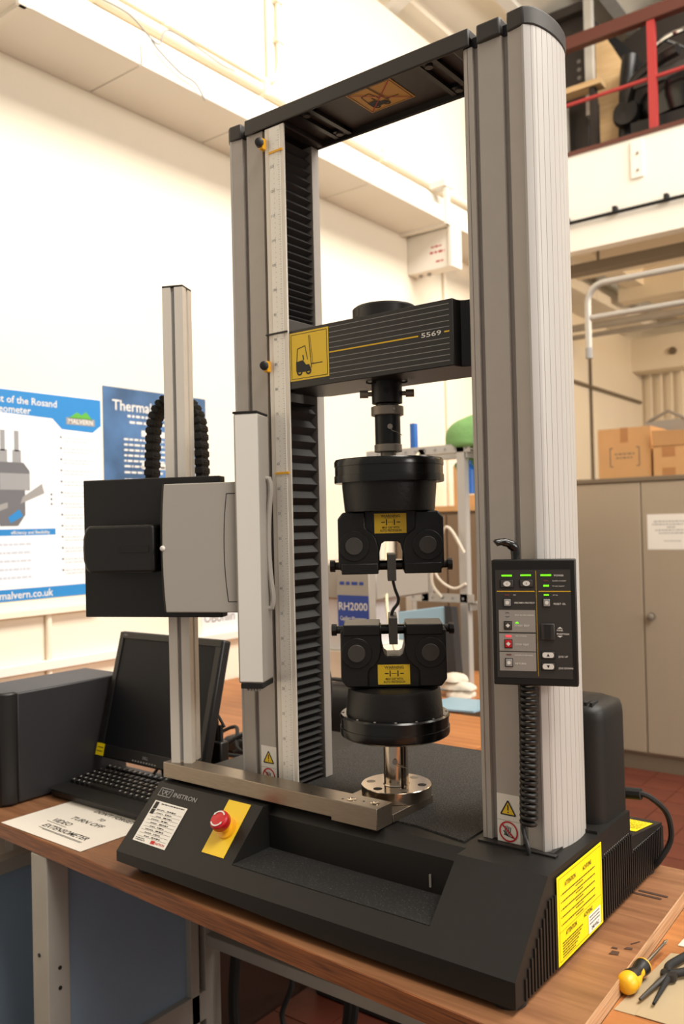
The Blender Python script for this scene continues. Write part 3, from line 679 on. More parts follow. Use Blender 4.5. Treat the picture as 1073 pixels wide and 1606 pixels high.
# ---- columns
def dside():
    pts = [(.334, .2035), (.3395, .2075), (.3455, .2145), (.3500, .2265), (.3535, .240), (.3560, .255), (.3574, .272), (.3575, .288), (.3566, .303), (.3545, .318), (.3508, .332), (.3445, .344), (.336, .3515)]
    return pts
def column_poly(sgn):
    fr = [(.2168, .222), (.2176, .213), (.2212, .2088), (.2236, .208), (.2268, .208), (.2272, .2092), (.2282, .2092), (.2286, .208), (.2368, .208), (.2374, .2165), (.2475, .2165), (.2478, .208), (.2915, .208), (.293, .2165), (.3035, .2165), (.304, .2075), (.331, .2035)]
    ds = dside(); out = []
    for i in range(len(ds)):
        out.append(ds[i])
        if 0 < i < len(ds)-1:
            a = Vector(ds[i]); b = Vector(ds[i+1]); d = (b-a).normalized(); n = Vector((d.y, -d.x))
            for t in ((.5,) if i > 2 else (.45,)):
                c = a.lerp(b, t); out += [tuple(c-d*.0006), tuple(c-n*.0012), tuple(c+d*.0006)]
    bk = [(.2168, .352), (.2168, .329), (.246, .329), (.246, .23), (.2168, .23)]
    p = fr+out+bk
    return [(sgn*x, y) for x, y in p]
def side_poly(sgn, off=0):
    return [(sgn*(x+off), y) for x, y in dside()]
cols = {}
for sgn in (1, -1):
    g = G(); g.prism(column_poly(sgn), .1455, 1.489)
    c = cols[sgn] = ob('column', g, 'alu', tm, smooth=20)
    ds = dside()
    # pale outer cladding of the rounded side
    g = G(); pl = []
    for i in range(len(ds)): pl.append(ds[i])
    out = [(.3318, .2022)]
    for i in range(len(ds)):
        out.append((ds[i][0]+.0006, ds[i][1]-(.0012 if i == 0 else 0)))
        if 0 < i < len(ds)-1:
            a = Vector(ds[i]); b = Vector(ds[i+1]); d = (b-a).normalized(); n = Vector((d.y, -d.x))
            cpt = a.lerp(b, .5); q = Vector((.0006, 0))
            out += [tuple(cpt+q-d*.0005), tuple(cpt+q-n*.0014), tuple(cpt+q+d*.0005)]
    inn = [(p[0]-.004, p[1]) for p in ds][::-1]
    g.prism([(sgn*x, y) for x, y in out+inn], .1455, 1.489); ob('side_cladding', g, 'alu_light', c, smooth=14)
    g = G(); g.prism([(sgn*x, y) for x, y in [(.304, .2025), (.334, .2005), (.342, .2065), (.348, .2135), (.3525, .2265), (.356, .240), (.3585, .255), (.36, .272), (.36, .288), (.359, .303), (.357, .318), (.353, .333), (.346, .346), (.336, .355), (.304, .355)]], 1.4885, 1.52)
    ob('end_cap', g, 'charcoal2', c, bevel=.003)
    g = G(); g.prism([(sgn*x, y) for x, y in [(.222, .214), (.335, .214), (.345, .24), (.345, .34), (.222, .345)]], 1.489, 1.507); ob('cap_filler', g, 'black', c)
    if sgn > 0:
        g = G(); g.box(.2475, .2925, .202, .355, 1.4885, 1.52); ob('end_cap', g, 'charcoal2', c, bevel=.004)
    # bellows: zigzag sleeve
    def bellows(z0, z1, pitch0, pitch1, nm='bellows'):
        g = G(); zs = [z0]; z = z0
        while z < z1:
            t = (z-z0)/(z1-z0); z += (pitch0+(pitch1-pitch0)*t)/2; zs.append(min(z, z1))
        rings = []
        for i, z in enumerate(zs):
            k = i % 2; xo = .2195 if k else .2295; y1 = .3275 if k else .3185
            rings.append([(sgn*x, y, z) for x, y in ((.245, .232), (xo, .231), (xo, y1), (.245, .328))])
        g.loft(rings); return ob(nm, g, 'rubber', c, smooth=10)
    bellows(.149, .45, .0115, .020); bellows(.45, .935, .026, .031); bellows(1.105, 1.48, .013, .0225)
    g = G(); g.box(min(sgn*.2175, sgn*.244), max(sgn*.2175, sgn*.244), .231, .328, 1.075, 1.105); ob('bellows_collar', g, 'boltgrey', c, bevel=.002)
    # warning sticker low on the front
    o = .2478 if sgn > 0 else -.2875; zz = .1435 if sgn > 0 else .15
    m = FY(o, .2074, zz)
    g = G(); g.rect(0, .0415, 0, .083, m); wl = ob('warning_sticker', g, 'paper', c, smooth=0)
    tri = [(.0205+.0155*math.cos(R(a)), .057+.0155*math.sin(R(a))) for a in (90, 210, 330)]
    g = G(); g.flat(tri, m, .0005); ob('warning_triangle', g, 'yellow', c, smooth=0)
    g = G(); g.pline(tri+[tri[0]], .0022, m, .0008); g.rect(.0194, .0216, .0565, .066, m, .0008); g.disc(.0205, .0535, .0013, m, .0008, 8)
    for k in range(4): g.line((.0135+.003*k, .015), (.015+.0032*k, .031-.001*abs(k-1)), .0014, m, .0005)
    g.line((.012, .016), (.03, .012), .0016, m, .0005); g.line((.011, .022), (.02, .014), .0016, m, .0005)
    g.line((0, .0395), (.0415, .0395), .0004, m, .0005)
    ob('pictogram', g, 'print_k', c, smooth=0)
    g = G(); g.disc(.0205, .0215, .0172, m, .0009, 28, .0145); g.line((.0085, .0325), (.0325, .0105), .0026, m, .001); ob('prohibition_ring', g, 'redp', c, smooth=0)

# ---- top beam
g = G(); g.box(-.2905, .2345, .2, .206, 1.489, 1.52); g.box(-.2905, .2345, .349, .355, 1.489, 1.52); g.box(-.2905, .2345, .204, .352, 1.503, 1.52)
g.box(-.222, -.2, .204, .352, 1.491, 1.504); g.box(.2, .222, .204, .352, 1.491, 1.504)
tb = ob('top_beam', g, 'charcoal2', tm, bevel=.0025)
for x in (-.142, .142):
    g = G(); g.box(x-.022, x-.012, .212, .345, 1.494, 1.504); g.box(x+.012, x+.022, .212, .345, 1.494, 1.504); g.box(x-.022, x+.022, .205, .228, 1.496, 1.504); g.box(x-.022, x+.022, .32, .345, 1.496, 1.504)
    ob('beam_bracket', g, 'black', tb)
    for y in (.224, .331): g = G(); g.lathe([(.0075, -.004), (.0075, 0), (.004, 0), (.004, -.003)], Matrix.Translation((x, y, 1.496)), 14); ob('bolt', g, 'boltgrey', tb)
def forklift(g, m, s=1, dz=.0006):
    P = lambda pts: [(a*s, b*s) for a, b in pts]
    g.flat(P([(.16, .18), (.16, .38), (.34, .4), (.42, .3), (.5, .3), (.54, .22), (.54, .16), (.2, .16)]), m, dz)
    g.pline(P([(.18, .38), (.2, .64), (.4, .68), (.46, .4)]), .018*s, m, dz)
    g.pline(P([(.56, .22), (.5, .88)]), .018*s, m, dz); g.pline(P([(.6, .28), (.53, .88)]), .01*s, m, dz)
    g.pline(P([(.56, .3), (.84, .3)]), .018*s, m, dz)
    g.pline(P([(.36, .4), (.34, .5)]), .03*s, m, dz)
    for x, r in ((.25, .075), (.48, .075)): g.disc(x*s, .17*s, r*s, m, dz+.0001, 14, r*s*.5)
m = frame((-.046, .313, 1.5025), (1, 0, 0), (0, -1, 0))
g = G(); g.rect(0, .103, 0, .091, m, .0004); bs = ob('beam_sticker', g, mat('ochre_sticker', S(214, 160, 50), .5), tb, smooth=0)
g = G(); g.outline(.004, .099, .004, .087, .0012, m, .001); forklift(g, m, .1, .001); ob('forklift_print', g, 'print_k', tb, smooth=0)
g = G(); g.line((.006, .006), (.097, .085), .0022, m, .0016); g.line((.006, .085), (.097, .006), .0022, m, .0016); ob('red_cross', g, 'redp', tb, smooth=0)

# ---- crosshead
ZC0, ZC1 = .9518, 1.0688
g = G(); g.prism([(-.187, .2074), (.187, .2074), (.1875, .222), (.19, .23), (.196, .2345), (.2165, .236), (.2165, .325), (.187, .34), (-.187, .34), (-.2165, .325), (-.2165, .236), (-.187, .228)], ZC0, ZC1)
ch = ob('crosshead', g, 'black', tm, bevel=.0015)
g = G(); g.lathe([(.0, 0), (.062, 0), (.062, .022), (.058, .026), (.0, .026)], Matrix.Translation((.0, .274, ZC1)), 48); ob('load_cell_boss', g, 'black', ch)
g = G(); g.prism([(-.0625*math.cos(R(a)), -.0625*math.sin(R(a))) for a in range(0, 76, 6)]+[(-.06*math.cos(R(a)), -.06*math.sin(R(a))) for a in range(72, -1, -6)], .004, .0225, Matrix.Translation((0, .274, ZC1))); ob('boss_clamp', g, 'boltgrey', ch)
m = FY(-.1855, .2071, .967)
g = G(); g.box(-.1855, -.0875, .2071, .2074, .967, 1.0627); sk = ob('crosshead_sticker', g, 'yellow', ch, smooth=0)
g = G(); g.outline(.004, .094, .004, .0917, .0011, m, .0002); forklift(g, m, .098, .0002); ob('forklift_print', g, 'print_k', ch, smooth=0)
g = G(); m2 = FY(0, .2072, 0)
for k in range(11):
    if k == 5: continue
    z = .9617+.00988*k; g.rect(-.0865, .1795, z-.0005, z+.0005, m2)
ob('pinstripe', g, 'print_g', ch, smooth=0)
g = G(); g.rect(-.0865, .116, 1.0113, 1.0139, m2); g.rect(.1693, .1795, 1.0113, 1.0139, m2); ob('yellow_line', g, 'print_y', ch, smooth=0)
g = G(); g.text('5569', m2, .1222, 1.0085, .0082, 'L', w=.041, dz=.0002); ob('model_number', g, 'print_w', ch, smooth=0)

# ---- height rule on the left column
g = G(); g.box(-.2368, -.187, .2035, .2075, .15, 1.486); rb_ = ob('rule_bracket', g, 'alu_bright', tm, smooth=0)
g = G(); g.box(-.2245, -.1965, .2022, .2035, .15, 1.484); ob('rule', g, 'ruler', rb_, smooth=0)
m = FY(0, .2019, 0); g = G()
for k in range(265):
    z = .155+.005*k; w = .007 if k % 10 == 0 else (.0045 if k % 2 == 0 else .003)
    g.rect(-.1975-w, -.1975, z-.0003, z+.0003, m)
for k in range(26): g.text(str(5*k), m, -.222, .153+.05*k, .0055, 'L', dz=.0)
for k in range(130): g.rect(-.2135, -.212, .16+.01*k, .1612+.01*k, m)
stuff(ob('rule_scale', g, 'print_g', rb_, smooth=0))
for z in (1.4344, .7864):
    g = G(); g.box(-.2255, -.1905, .2005, .2035, z-.0022, z+.0022); ob('rule_marker', g, 'yellow_d', rb_)
g = G(); g.box(-.2425, -.187, .199, .2035, 1.0665, 1.069); g.cyl((-.2425, .2012, 1.0677), (-.187, .2012, 1.0677), .0018, n=8); ob('pointer', g, 'black', rb_)
for z in (1.4556, 1.003):
    g = G(); g.box(-.2445, -.2345, .193, .2075, z-.011, z+.011); sp = ob('limit_stop', g, 'yellow_d', tm, bevel=.001)
    g = G(); g.lathe([(.003, 0), (.003, .004), (.0085, .005), (.009, .016), (.006, .018)], frame((-.2465, .199, z+.001), (.8, .6, 0), (0, 0, 1)), 18); ob('stop_knob', g, 'black', sp)

# ---- motor cover at the rear right
mp = rrect(.232, .37, .362, .50, .03, 5)
sc = lambda k, z: [((x-.301)*k+.301, (y-.431)*k+.431, z) for x, y in mp]
g = G(); g.loft([sc(1, .146), sc(.99, .325), sc(.975, .338), sc(.93, .347), sc(.6, .356), sc(.1, .358)]); mcv = ob('motor_cover', g, 'charcoal', tm, smooth=50)
g = G()
for k in range(9): g.box(.262+.0105*k, .267+.0105*k, .376, .404, .346, .3562)
stuff(ob('cover_slot', g, 'matblack', mcv))
g = G(); g.box(.255, .325, .535, .6, .07, .185); g.box(.27, .315, .6, .63, .07, .15); ob('connector_block', g, 'black', tm, bevel=.006)
g = G(); g.tube(smooth_path([(.33, .56, .15), (.362, .56, .153), (.385, .57, .145), (.405, .60, .11), (.408, .61, .06), (.39, .6, .02), (.37, .6, -.004)], 8), .0055, 8); g.cyl((.32, .56, .148), (.37, .56, .152), .011, n=10); ob('power_lead', g, 'matblack', tm)

# ================================================================== GRIPS AND SPECIMEN
AX = (0, .274)
def Z(o): return Matrix.Translation((0, 0, o))
GA = R(35)
def grip(nm, lab, s, zb, grp):
    """jaw body built around z = 0 at the mouth, growing along s*z"""
    t = T(nm, lab, 'grip', (AX[0], AX[1], zb), GA, grp)
    def zz(a, b): return (min(s*a, s*b), max(s*a, s*b))
    MF = lambda y: frame((0, y, 0), (1, 0, 0), (0, 0, s)) if s > 0 else frame((0, y, 0), (-1, 0, 0), (0, 0, -1))
    hw, H = .0985, .112
    win = [(.0215, 0), (.0215, .034), (.0175, .05), (.012, .054), (-.012, .054), (-.0175, .05), (-.0215, .034), (-.0215, 0)]
    out = [(-.094, 0), (-hw, .006), (-hw, H-.014), (-.09, H-.003), (-.075, H), (.075, H), (.09, H-.003), (hw, H-.014), (hw, .006), (.094, 0)]
    # extrusion axis is local -Y / +Y: work in x,z and push along y
    pm = frame((0, 0, 0), (1, 0, 0), (0, 0, s))
    ws = -1 if s > 0 else 1
    def ex(poly, y0, y1):                        # y0 < y1 in local y
        g = G(); g.prism(poly, *sorted((y0*ws, y1*ws)), pm); return g
    ob('grip_body', ex(out+win, -.04, .04), 'castblack', t, bevel=.002, local=True)
    for q in (1, -1):
        hs = [(q*hw, .004), (q*hw, H-.016), (q*.088, H-.002), (q*.047, H-.002), (q*.047, H-.03), (q*.043, H-.036), (q*.034, H-.042), (q*.027, H-.052), (q*.0225, .044), (q*.0225, .004)]
        h = ob('jaw_housing', ex(hs, -.047, -.04), 'castblack', t, bevel=.0025, local=True)
        ob('jaw_housing', ex(hs, .04, .047), 'castblack', t, bevel=.0025, local=True)
        g = ex([(q*.093, -.006), (q*.093, .014), (q*.024, .014), (q*.024, -.006)], -.05, .05); ob('jaw_flange', g, 'castblack', t, bevel=.002, local=True)
        for yy, w in ((-.047, -1), (.047, 1)):
            g = G(); g.cyl((q*.0685, yy, s*.0465), (q*.0685, yy+w*.003, s*.0465), .0285, n=28); ob('boss_ring', g, 'castblack', t, bevel=.001, local=True)
            g = G(); g.cyl((q*.0685, yy, s*.0465), (q*.0685, yy+w*.006, s*.0465), .0165, n=24); ob('jaw_bolt', g, 'boltgrey', t, bevel=.001, local=True)
        g = G(); g.cyl((q*.093, 0, s*.008), (q*.107, 0, s*.008), .0075, n=14); g.cyl((q*.107, 0, s*.008), (q*.117, 0, s*.008), .0115, n=8); ob('clamp_screw', g, 'black', t, bevel=.0008, local=True)
        g = G(); g.cyl((q*.006, 0, s*.008), (q*.026, 0, s*.008), .0095, n=16); ob('jaw_rod', g, 'glossblack', t, local=True)
    g = G(); g.box(-.0075, .0085, -.056, .056, *zz(-.019, .03)); ob('jaw_face', g, 'boltgrey', t, bevel=.001, local=True)
    # sticker
    zc = .088
    m = frame((-.0295, -.0406, s*zc-.0185), (1, 0, 0), (0, 0, 1))
    g = G(); g.box(-.03, .03, -.0406, -.04, s*zc-.0185, s*zc+.0185); ob('warning_sticker', g, 'yellow', t, local=True, smooth=0)
    g = G(); g.text('WARNING', m, .03, .0295, .0052, 'C', dz=.0002); g.line((.017, .0285), (.043, .0285), .0005, m, .0002)
    g.text('MAX GAP WITH', m, .03, .0085, .0042, 'C', w=.032, dz=.0002); g.text('AUTO PRETENSION', m, .03, .003, .0042, 'C', w=.04, dz=.0002)
    g.line((.0125, .0205), (.0195, .0205), .0018, m, .0002); g.line((.041, .0205), (.048, .0205), .0018, m, .0002)
    g.line((.0225, .015), (.0225, .026), .002, m, .0002); g.line((.037, .015), (.037, .026), .002, m, .0002); g.line((.025, .0205), (.0345, .0205), .0008, m, .0002)
    ob('sticker_print', g, 'print_k', t, local=True, smooth=0)
    return t
ug = grip('wedge_grip', 'upper black wedge grip hanging from the crosshead', 1, .593, 'wedge grips')
def la(nm, prof, m, t, zb, n=48, bevel=0): g = G(); g.lathe([(r, z-zb) for r, z in prof], None, n); return ob(nm, g, m, t, local=True, bevel=bevel)
zb = .593
la('grip_cone', [(.0, .704), (.0855, .704), (.0865, .708), (.0905, .752), (.0905, .76), (.0, .76)], 'castblack', ug, zb)
la('grip_disc', [(.0, .7585), (.1045, .7585), (.1052, .761), (.1052, .772), (.1036, .7725), (.1036, .789), (.1048, .7895), (.1048, .799), (.1025, .803), (.03, .804), (.0, .804)], 'glossblack', ug, zb, 72)
la('neck', [(.0, .80), (.015, .80), (.015, .82), (.0, .82)], 'blacksteel', ug, zb, 24)
la('lock_collar', [(.0, .8175), (.0265, .8175), (.0265, .832), (.0, .832)], 'blacksteel', ug, zb, 32, .001)
la('adaptor', [(.0, .831), (.0245, .831), (.0245, .889), (.0, .889)], 'castblack', ug, zb, 32)
la('lock_collar', [(.0, .8875), (.0312, .8875), (.0312, .9046), (.0, .9046)], 'blacksteel', ug, zb, 32, .001)
la('coupling', [(.0, .903), (.022, .903), (.022, .909), (.0293, .911), (.0293, .9518), (.0, .9518)], 'castblack', ug, zb, 32)
zb0 = zb
for q in (1, -1): g = G(); g.cyl((q*.028, 0, .930-zb0), (q*.036, 0, .930-zb0), .0045, n=12); g.cyl((q*.036, 0, .930-zb0), (q*.052, 0, .930-zb0), .0075, n=12); ob('cross_pin', g, 'blacksteel', ug, local=True)
g = G(); g.cyl((-.001, -.0285, .933-zb0), (-.001, -.0298, .933-zb0), .0062, n=16); ob('pin_hole', g, 'matblack', ug, local=True)
g = G(); g.cyl((.004, -.024, .864-zb0), (.004, -.0285, .864-zb0), .005, n=14); g.cyl((.012, -.0302, .897-zb0), (.012, -.0316, .897-zb0), .0025, n=8); ob('grub_screw', g, 'greybox', ug, local=True)
g = G(); g.tube(smooth_path([(.005, -.028, .861-zb0), (.008, -.029, .856-zb0), (.018, -.024, .853-zb0), (.027, -.012, .848-zb0)]), .0007, 5); ob('retaining_wire', g, 'greybox', ug, local=True)
g = G()
for q in (1, -1): g.tube(smooth_path([(q*.02, -.02, .949-zb0), (q*.032, -.016, .948-zb0), (q*.039, -.012, .9505-zb0)], 4), .002, 6)
ob('wing_clip', g, 'black', ug, local=True)

lg = grip('wedge_grip', 'lower black wedge grip standing on the round steel flange', -1, .4866, 'wedge grips')
zb = .4866
la('grip_cone', [(.0, .318), (.0925, .318), (.0925, .322), (.0885, .364), (.0865, .3695), (.083, .371), (.0, .3755)], 'castblack', lg, zb)
la('grip_disc', [(.0, .2785), (.098, .2785), (.1035, .282), (.1045, .286), (.1045, .297), (.103, .2975), (.103, .3145), (.1045, .315), (.1045, .318), (.102, .321), (.0, .321)], 'glossblack', lg, zb, 72)
g = G()
for k in range(16):
    a = 2*PI*k/16; g.cyl((.0985*math.cos(a), .0985*math.sin(a), .3205-zb), (.0985*math.cos(a), .0985*math.sin(a), .3222-zb), .0022, n=8)
stuff(ob('rim_screw', g, 'greybox', lg, local=True))
fl = T('mounting_flange', 'polished steel flange with a short shaft under the lower grip', 'flange', (0, .274, .16))
g = G(); g.lathe([(.0, .163), (.066, .163), (.067, .164), (.067, .184), (.066, .185), (.026, .185), (.025, .187), (.0, .187)], Matrix.Translation((0, .274, 0)), 64); fd = ob('flange_disc', g, 'polished', fl)
g = G(); g.cyl((0, .274, .185), (0, .274, .28), .0238, n=40); ob('shaft', g, 'polished', fl)
g = G(); g.cyl((.012, .2535, .232), (.0145, .249, .232), .005, n=14); g.tube(smooth_path([(.0145, .249, .229), (.022, .25, .226), (.031, .263, .221), (.036, .268, .22)]), .0007, 5); ob('shaft_pin', g, 'greybox', fl)
for k in range(6):
    a = R(20+60*k); p = (.05*math.cos(a), .274+.05*math.sin(a))
    g = G(); g.cyl((*p, .1848), (*p, .1853), .0085, n=18); ob('bolt_hole', g, 'blacksteel' if k % 2 else 'matblack', fd)
# bent specimen
sp_ = T('test_specimen', 'bent black strip specimen held between the two grips', 'specimen', (0, .274, .5))
ct = [(.0022, .59), (.0029, .572), (.0068, .5537), (.0122, .538), (.0105, .527), (.0028, .517), (-.001, .508), (.0002, .497), (.0005, .482)]
pts = smooth_path([(x, .274, z) for x, z in ct], 5); rings = []
ca, sa = math.cos(GA), math.sin(GA)
for i, p in enumerate(pts):
    d = (pts[min(i+1, len(pts)-1)]-pts[max(i-1, 0)]).normalized(); nx = Vector((-d.z, 0, d.x))
    a = Vector((ca*.0016, sa*.0016, 0)); b = Vector((-sa*.009, ca*.009, 0)); h = Vector((ca, sa, 0))*(nx.x*.0028)+Vector((0, 0, nx.z*.0028))
    c0 = Vector((AX[0]+p.x*ca*1.0, AX[1]+p.x*sa, p.z))
    rings.append([tuple(c0+h+b), tuple(c0+h-b), tuple(c0-h-b), tuple(c0-h+b)])
g = G(); g.loft(rings); ob('strip', g, 'black', sp_, smooth=60)
g = G()
for z in (.575, .4985): g.box(-.006, .008, -.01, .01, z-.003, z+.003, Matrix.Translation((AX[0], AX[1], 0)) @ Matrix.Rotation(GA, 4, 'Z'))
ob('end_tab', g, 'print_w', sp_)

# ================================================================== VIDEO EXTENSOMETER
EA = R(24)
ex_ = T('video_extensometer', 'video extensometer with black camera box on an aluminium post', 'extensometer', (-.467, .165, .185), EA)
EM = Matrix.Translation((-.467, .165, 0)) @ Matrix.Rotation(EA, 4, 'Z')
# steel mounting bar, square with the machine
g = G(); g.prism([(-.4985, .153), (-.045, .153), (-.045, .147), (.0565, .147), (.0565, .185), (-.4985, .185)], .128, .1765, frame((0, 0, 0), (1, 0, 0), (0, 0, 1)) @ Matrix.Scale(-1, 4, (0, 0, 1)))
mb = ob('mounting_bar', g, 'steel', ex_, bevel=.0012)
g = G(); g.box(-.075, .058, .1765, .312, .148, .1628); ob('flange_plate', g, 'steel', ex_, bevel=.0008)
for x, y in ((-.012, .148), (.036, .153)):
    g = G(); g.lathe([(.0085, .1845), (.0085, .1862), (.0055, .1866), (.0055, .1858), (.0, .1858)], Matrix.Translation((x, y, 0)), 18); ob('cap_screw', g, 'polished', mb)
g = G()
for x, y in ((.012, .152), (-.028, .142), (-.1, .14)): g.cyl((x, y, .185), (x, y, .1853), .002, n=8)
ob('dowel_hole', g, 'matblack', mb)
# extruded post with slots
h = .0235; sl_ = .0045; dp = .007
def slotted(h, s, d):
    p = []
    for k in range(4):
        c, n = math.cos(PI/2*k), math.sin(PI/2*k)
        for x, y in ((-h, -h), (-s, -h), (-s, -h+d), (s, -h+d), (s, -h), ): p.append((x*c-y*n, x*n+y*c))
    return p
g = G(); g.prism(slotted(h, sl_, dp), .185, 1.194, EM); post = ob('post', g, 'alu_bright', ex_, smooth=0)
g = G(); g.box(-h, h, -h, h, 1.194, 1.198, EM); ob('post_cap', g, 'black', post)
g = G(); g.box(-.0038, .0038, -h+.0045, -h+dp, .19, 1.19, EM); ob('slot_insert', g, 'print_g', post)
# camera head
g = G(); g.box(-.196, .113, -.062, -.03, .4965, .787, EM); ob('back_plate', g, 'black', ex_, bevel=.002)
bul = [(-.174, 0), (-.173, .022), (-.168, .04), (-.160, .049), (-.02, .049), (-.012, .047), (-.012, -.047), (-.02, -.049), (-.160, -.049), (-.168, -.04), (-.173, -.022)]
EF = lambda y, z: EM @ frame((0, y, z), (1, 0, 0), (0, 0, 1))
g = G(); g.prism(bul, .0, .045, EF(-.064, .641)); lobe = ob('camera_housing', g, 'black', ex_, bevel=.006, seg=3)
g = G(); g.box(-.088, -.024, -.1105, -.1085, .634, .647, EM); ob('housing_recess', g, 'matblack', lobe)
# dark curved bevel and grey body
zs = [.5125+.2575*k/14 for k in range(15)]
rings = []
for k, z in enumerate(zs):
    t = (k/14-.5)*2; b = .006*(1-t*t)
    rings.append([tuple(EM @ Vector(p)) for p in ((-.014-b*1.2, -.062, z), (.010-b, -.112, z), (.017-b, -.118, z), (.017, -.062, z))])
g = G(); g.loft(rings); ob('front_bezel', g, 'matblack', ex_, bevel=.001)
rings = []
for k, z in enumerate(zs):
    t = (k/14-.5)*2; b = .006*(1-t*t)
    rings.append([tuple(EM @ Vector(p)) for p in ((.0165-b, -.062, z), (.0165-b, -.12, z), (.172, -.12, z), (.172, -.062, z))])
g = G(); g.loft(rings); gb = ob('head_body', g, 'greyplastic', ex_, bevel=.002)
g = G(); m = EF(-.1203, 0)
pts = [(.172, .747), (.150, .747)]+[(.150-.007*(1-((k/10-.5)*2)**2), .745-.0211*k) for k in range(11)]+[(.172, .534)]
g.pline(pts, .0016, m); ob('cover_seam', g, 'matblack', gb, smooth=0)
g = G(); g.lathe([(.0, 0), (.0055, 0), (.0055, .004), (.003, .0065), (.0, .007)], EF(-.118, .641) @ Matrix.Translation((.012, 0, 0)), 16); ob('catch_button', g, 'print_w', gb)
# light bar
g = G(); g.box(.171, .2215, -.131, -.062, .376, .902, EM); lb = ob('light_bar', g, 'greyplastic', ex_, bevel=.004)
g = G(); g.box(.1755, .2215, -.1322, -.131, .380, .899, EM); ob('bar_face', g, 'white', lb)
for z0, z1 in ((.902, .9065), (.366, .376)):
    g = G(); g.box(.170 if z0 > .5 else .176, .2205, -.131, -.064, z0, z1, EM); ob('bar_cap', g, 'matblack', lb, bevel=.001)
g = G()
for k in range(5): g.box(.186+.006*k, .189+.006*k, -.128, -.12, .361, .366, EM)
ob('bar_terminal', g, 'greybox', lb)
g = G(); pts = [(.219, -.085, .776), (.228, -.085, .775), (.2305, -.085, .765)]+[(.231-.0075*(1-((k/8-.5)*2)**2), -.085, .75-.026*k) for k in range(9)]+[(.2305, -.085, .53), (.228, -.085, .519), (.219, -.085, .517)]
g.tube([EM @ Vector(p) for p in pts], .0055, 8); ob('carry_handle', g, 'greyplastic', lb)
# cable chain behind the post
cen, n = [], 30
W_ = .062; z0_ = .74; zt_ = .905
path = [(-W_-.005+.01*k/6, z0_+(zt_-z0_)*k/6) for k in range(7)]
path = [(-.093+.008*k/8, .74+.15*k/8) for k in range(9)]+[(-.0285+.0565*math.cos(R(180-a)), .89+.082*math.sin(R(a))) for a in range(12, 180, 12)]+[(.028+.003*k/8, .89-.15*k/8) for k in range(0, 9)]
lk = None
for i in range(len(path)-1):
    a = Vector((path[i][0], path[i][1])); b = Vector((path[i+1][0], path[i+1][1])); c = (a+b)/2; d = (b-a); L = d.length*.62; d.normalize()
    m = EM @ frame((c.x, .05, c.y), (d.x, 0, d.y), (0, 1, 0))
    g = G(); g.box(-L*.82, L*.82, -.02, .02, -.008, .008, m)
    g.box(-L*.55, L*.55, -.0225, .0225, -.0095, .0095, m)
    g.box(-L*.2, L*.2, -.012, .012, -.0105, .0105, m)
    ob('chain_link', g, 'matblack', ex_, bevel=.0012, seg=1)

# ================================================================== HANDSET ON THE RIGHT COLUMN
HA = R(20)
hs = T('control_handset', 'black control handset with green lights clamped to the right column', 'control panel', (.3428, .1665, .42), HA)
HW, HH = .1303, .1985
g = G(); g.box(-HW/2, HW/2, 0, .026, 0, HH); ob('handset_case', g, 'charcoal', hs, bevel=.002, local=True)
g = G(); g.box(-.03, .03, .026, .05, .05, .15); ob('mount_bracket', g, 'black', hs, local=True, bevel=.002)
g = G(); g.box(-HW/2+.006, HW/2-.008, -.0006, 0, .012, HH-.016); pn = ob('face_panel', g, 'charcoal2', hs, local=True, smooth=0)
# layout helper: zoomed-photo coordinates to panel coordinates
def hu(u, v): t = (v-308)/1058; return ((u-(162-12*t))/(710+35*t)*HW-HW/2, HH-t*HH)
HM = frame((0, -.0007, 0), (1, 0, 0), (0, 0, 1))
def hrect(g, u0, v0, u1, v1, h=.0002):
    a = hu(u0, v0); b = hu(u1, v1); g.rect(a[0], b[0], b[1], a[1], HM, h)
g = G(); hrect(g, 214, 732, 532, 918); hrect(g, 212, 930, 532, 1078); hrect(g, 210, 1086, 532, 1244); ob('key_field', g, 'key_g', hs, local=True, smooth=0)
g = G(); hrect(g, 541, 402, 550, 1285); hrect(g, 204, 571, 530, 578); hrect(g, 562, 571, 834, 578); ob('divider_line', g, 'print_y', hs, local=True, smooth=0)
def hkey(u0, v0, u1, v1, d, mt, nm='key', rim=8):
    a = hu(u0, v0); b = hu(u1, v1)
    g = G(); g.box(a[0]-.0012, b[0]+.0012, -.0016, -.0006, b[1]-.0012, a[1]+.0012); ob('key_surround', g, 'matblack', hs, local=True, smooth=0)
    g = G(); g.box(a[0], b[0], -.0006-d, -.0006, b[1], a[1]); return ob(nm, g, mt, hs, local=True, bevel=.0006), a, b
def glyph(kind, a, b, d):
    c = ((a[0]+b[0])/2, (a[1]+b[1])/2); m = frame((0, -.0006-d-.0002, 0), (1, 0, 0), (0, 0, 1)); g = G(); r = min(b[0]-a[0], a[1]-b[1])/2
    if kind == 'o': g.disc(c[0], c[1], r*.6, m, 0, 16)
    if kind == 'oval': g.flat([(c[0]+(b[0]-a[0])*.3*math.cos(2*PI*i/18), c[1]+r*.75*math.sin(2*PI*i/18)) for i in range(18)], m)
    if kind == 'd': g.flat([(c[0]-r*.7, c[1]), (c[0], c[1]-r*.7), (c[0]+r*.7, c[1]), (c[0], c[1]+r*.7)], m)
    if kind == 'pill': g.flat(rrect(a[0]+.001, b[0]-.001, b[1]+.0009, a[1]-.0009, r*.7, 4), m)
    return g, m, c, r
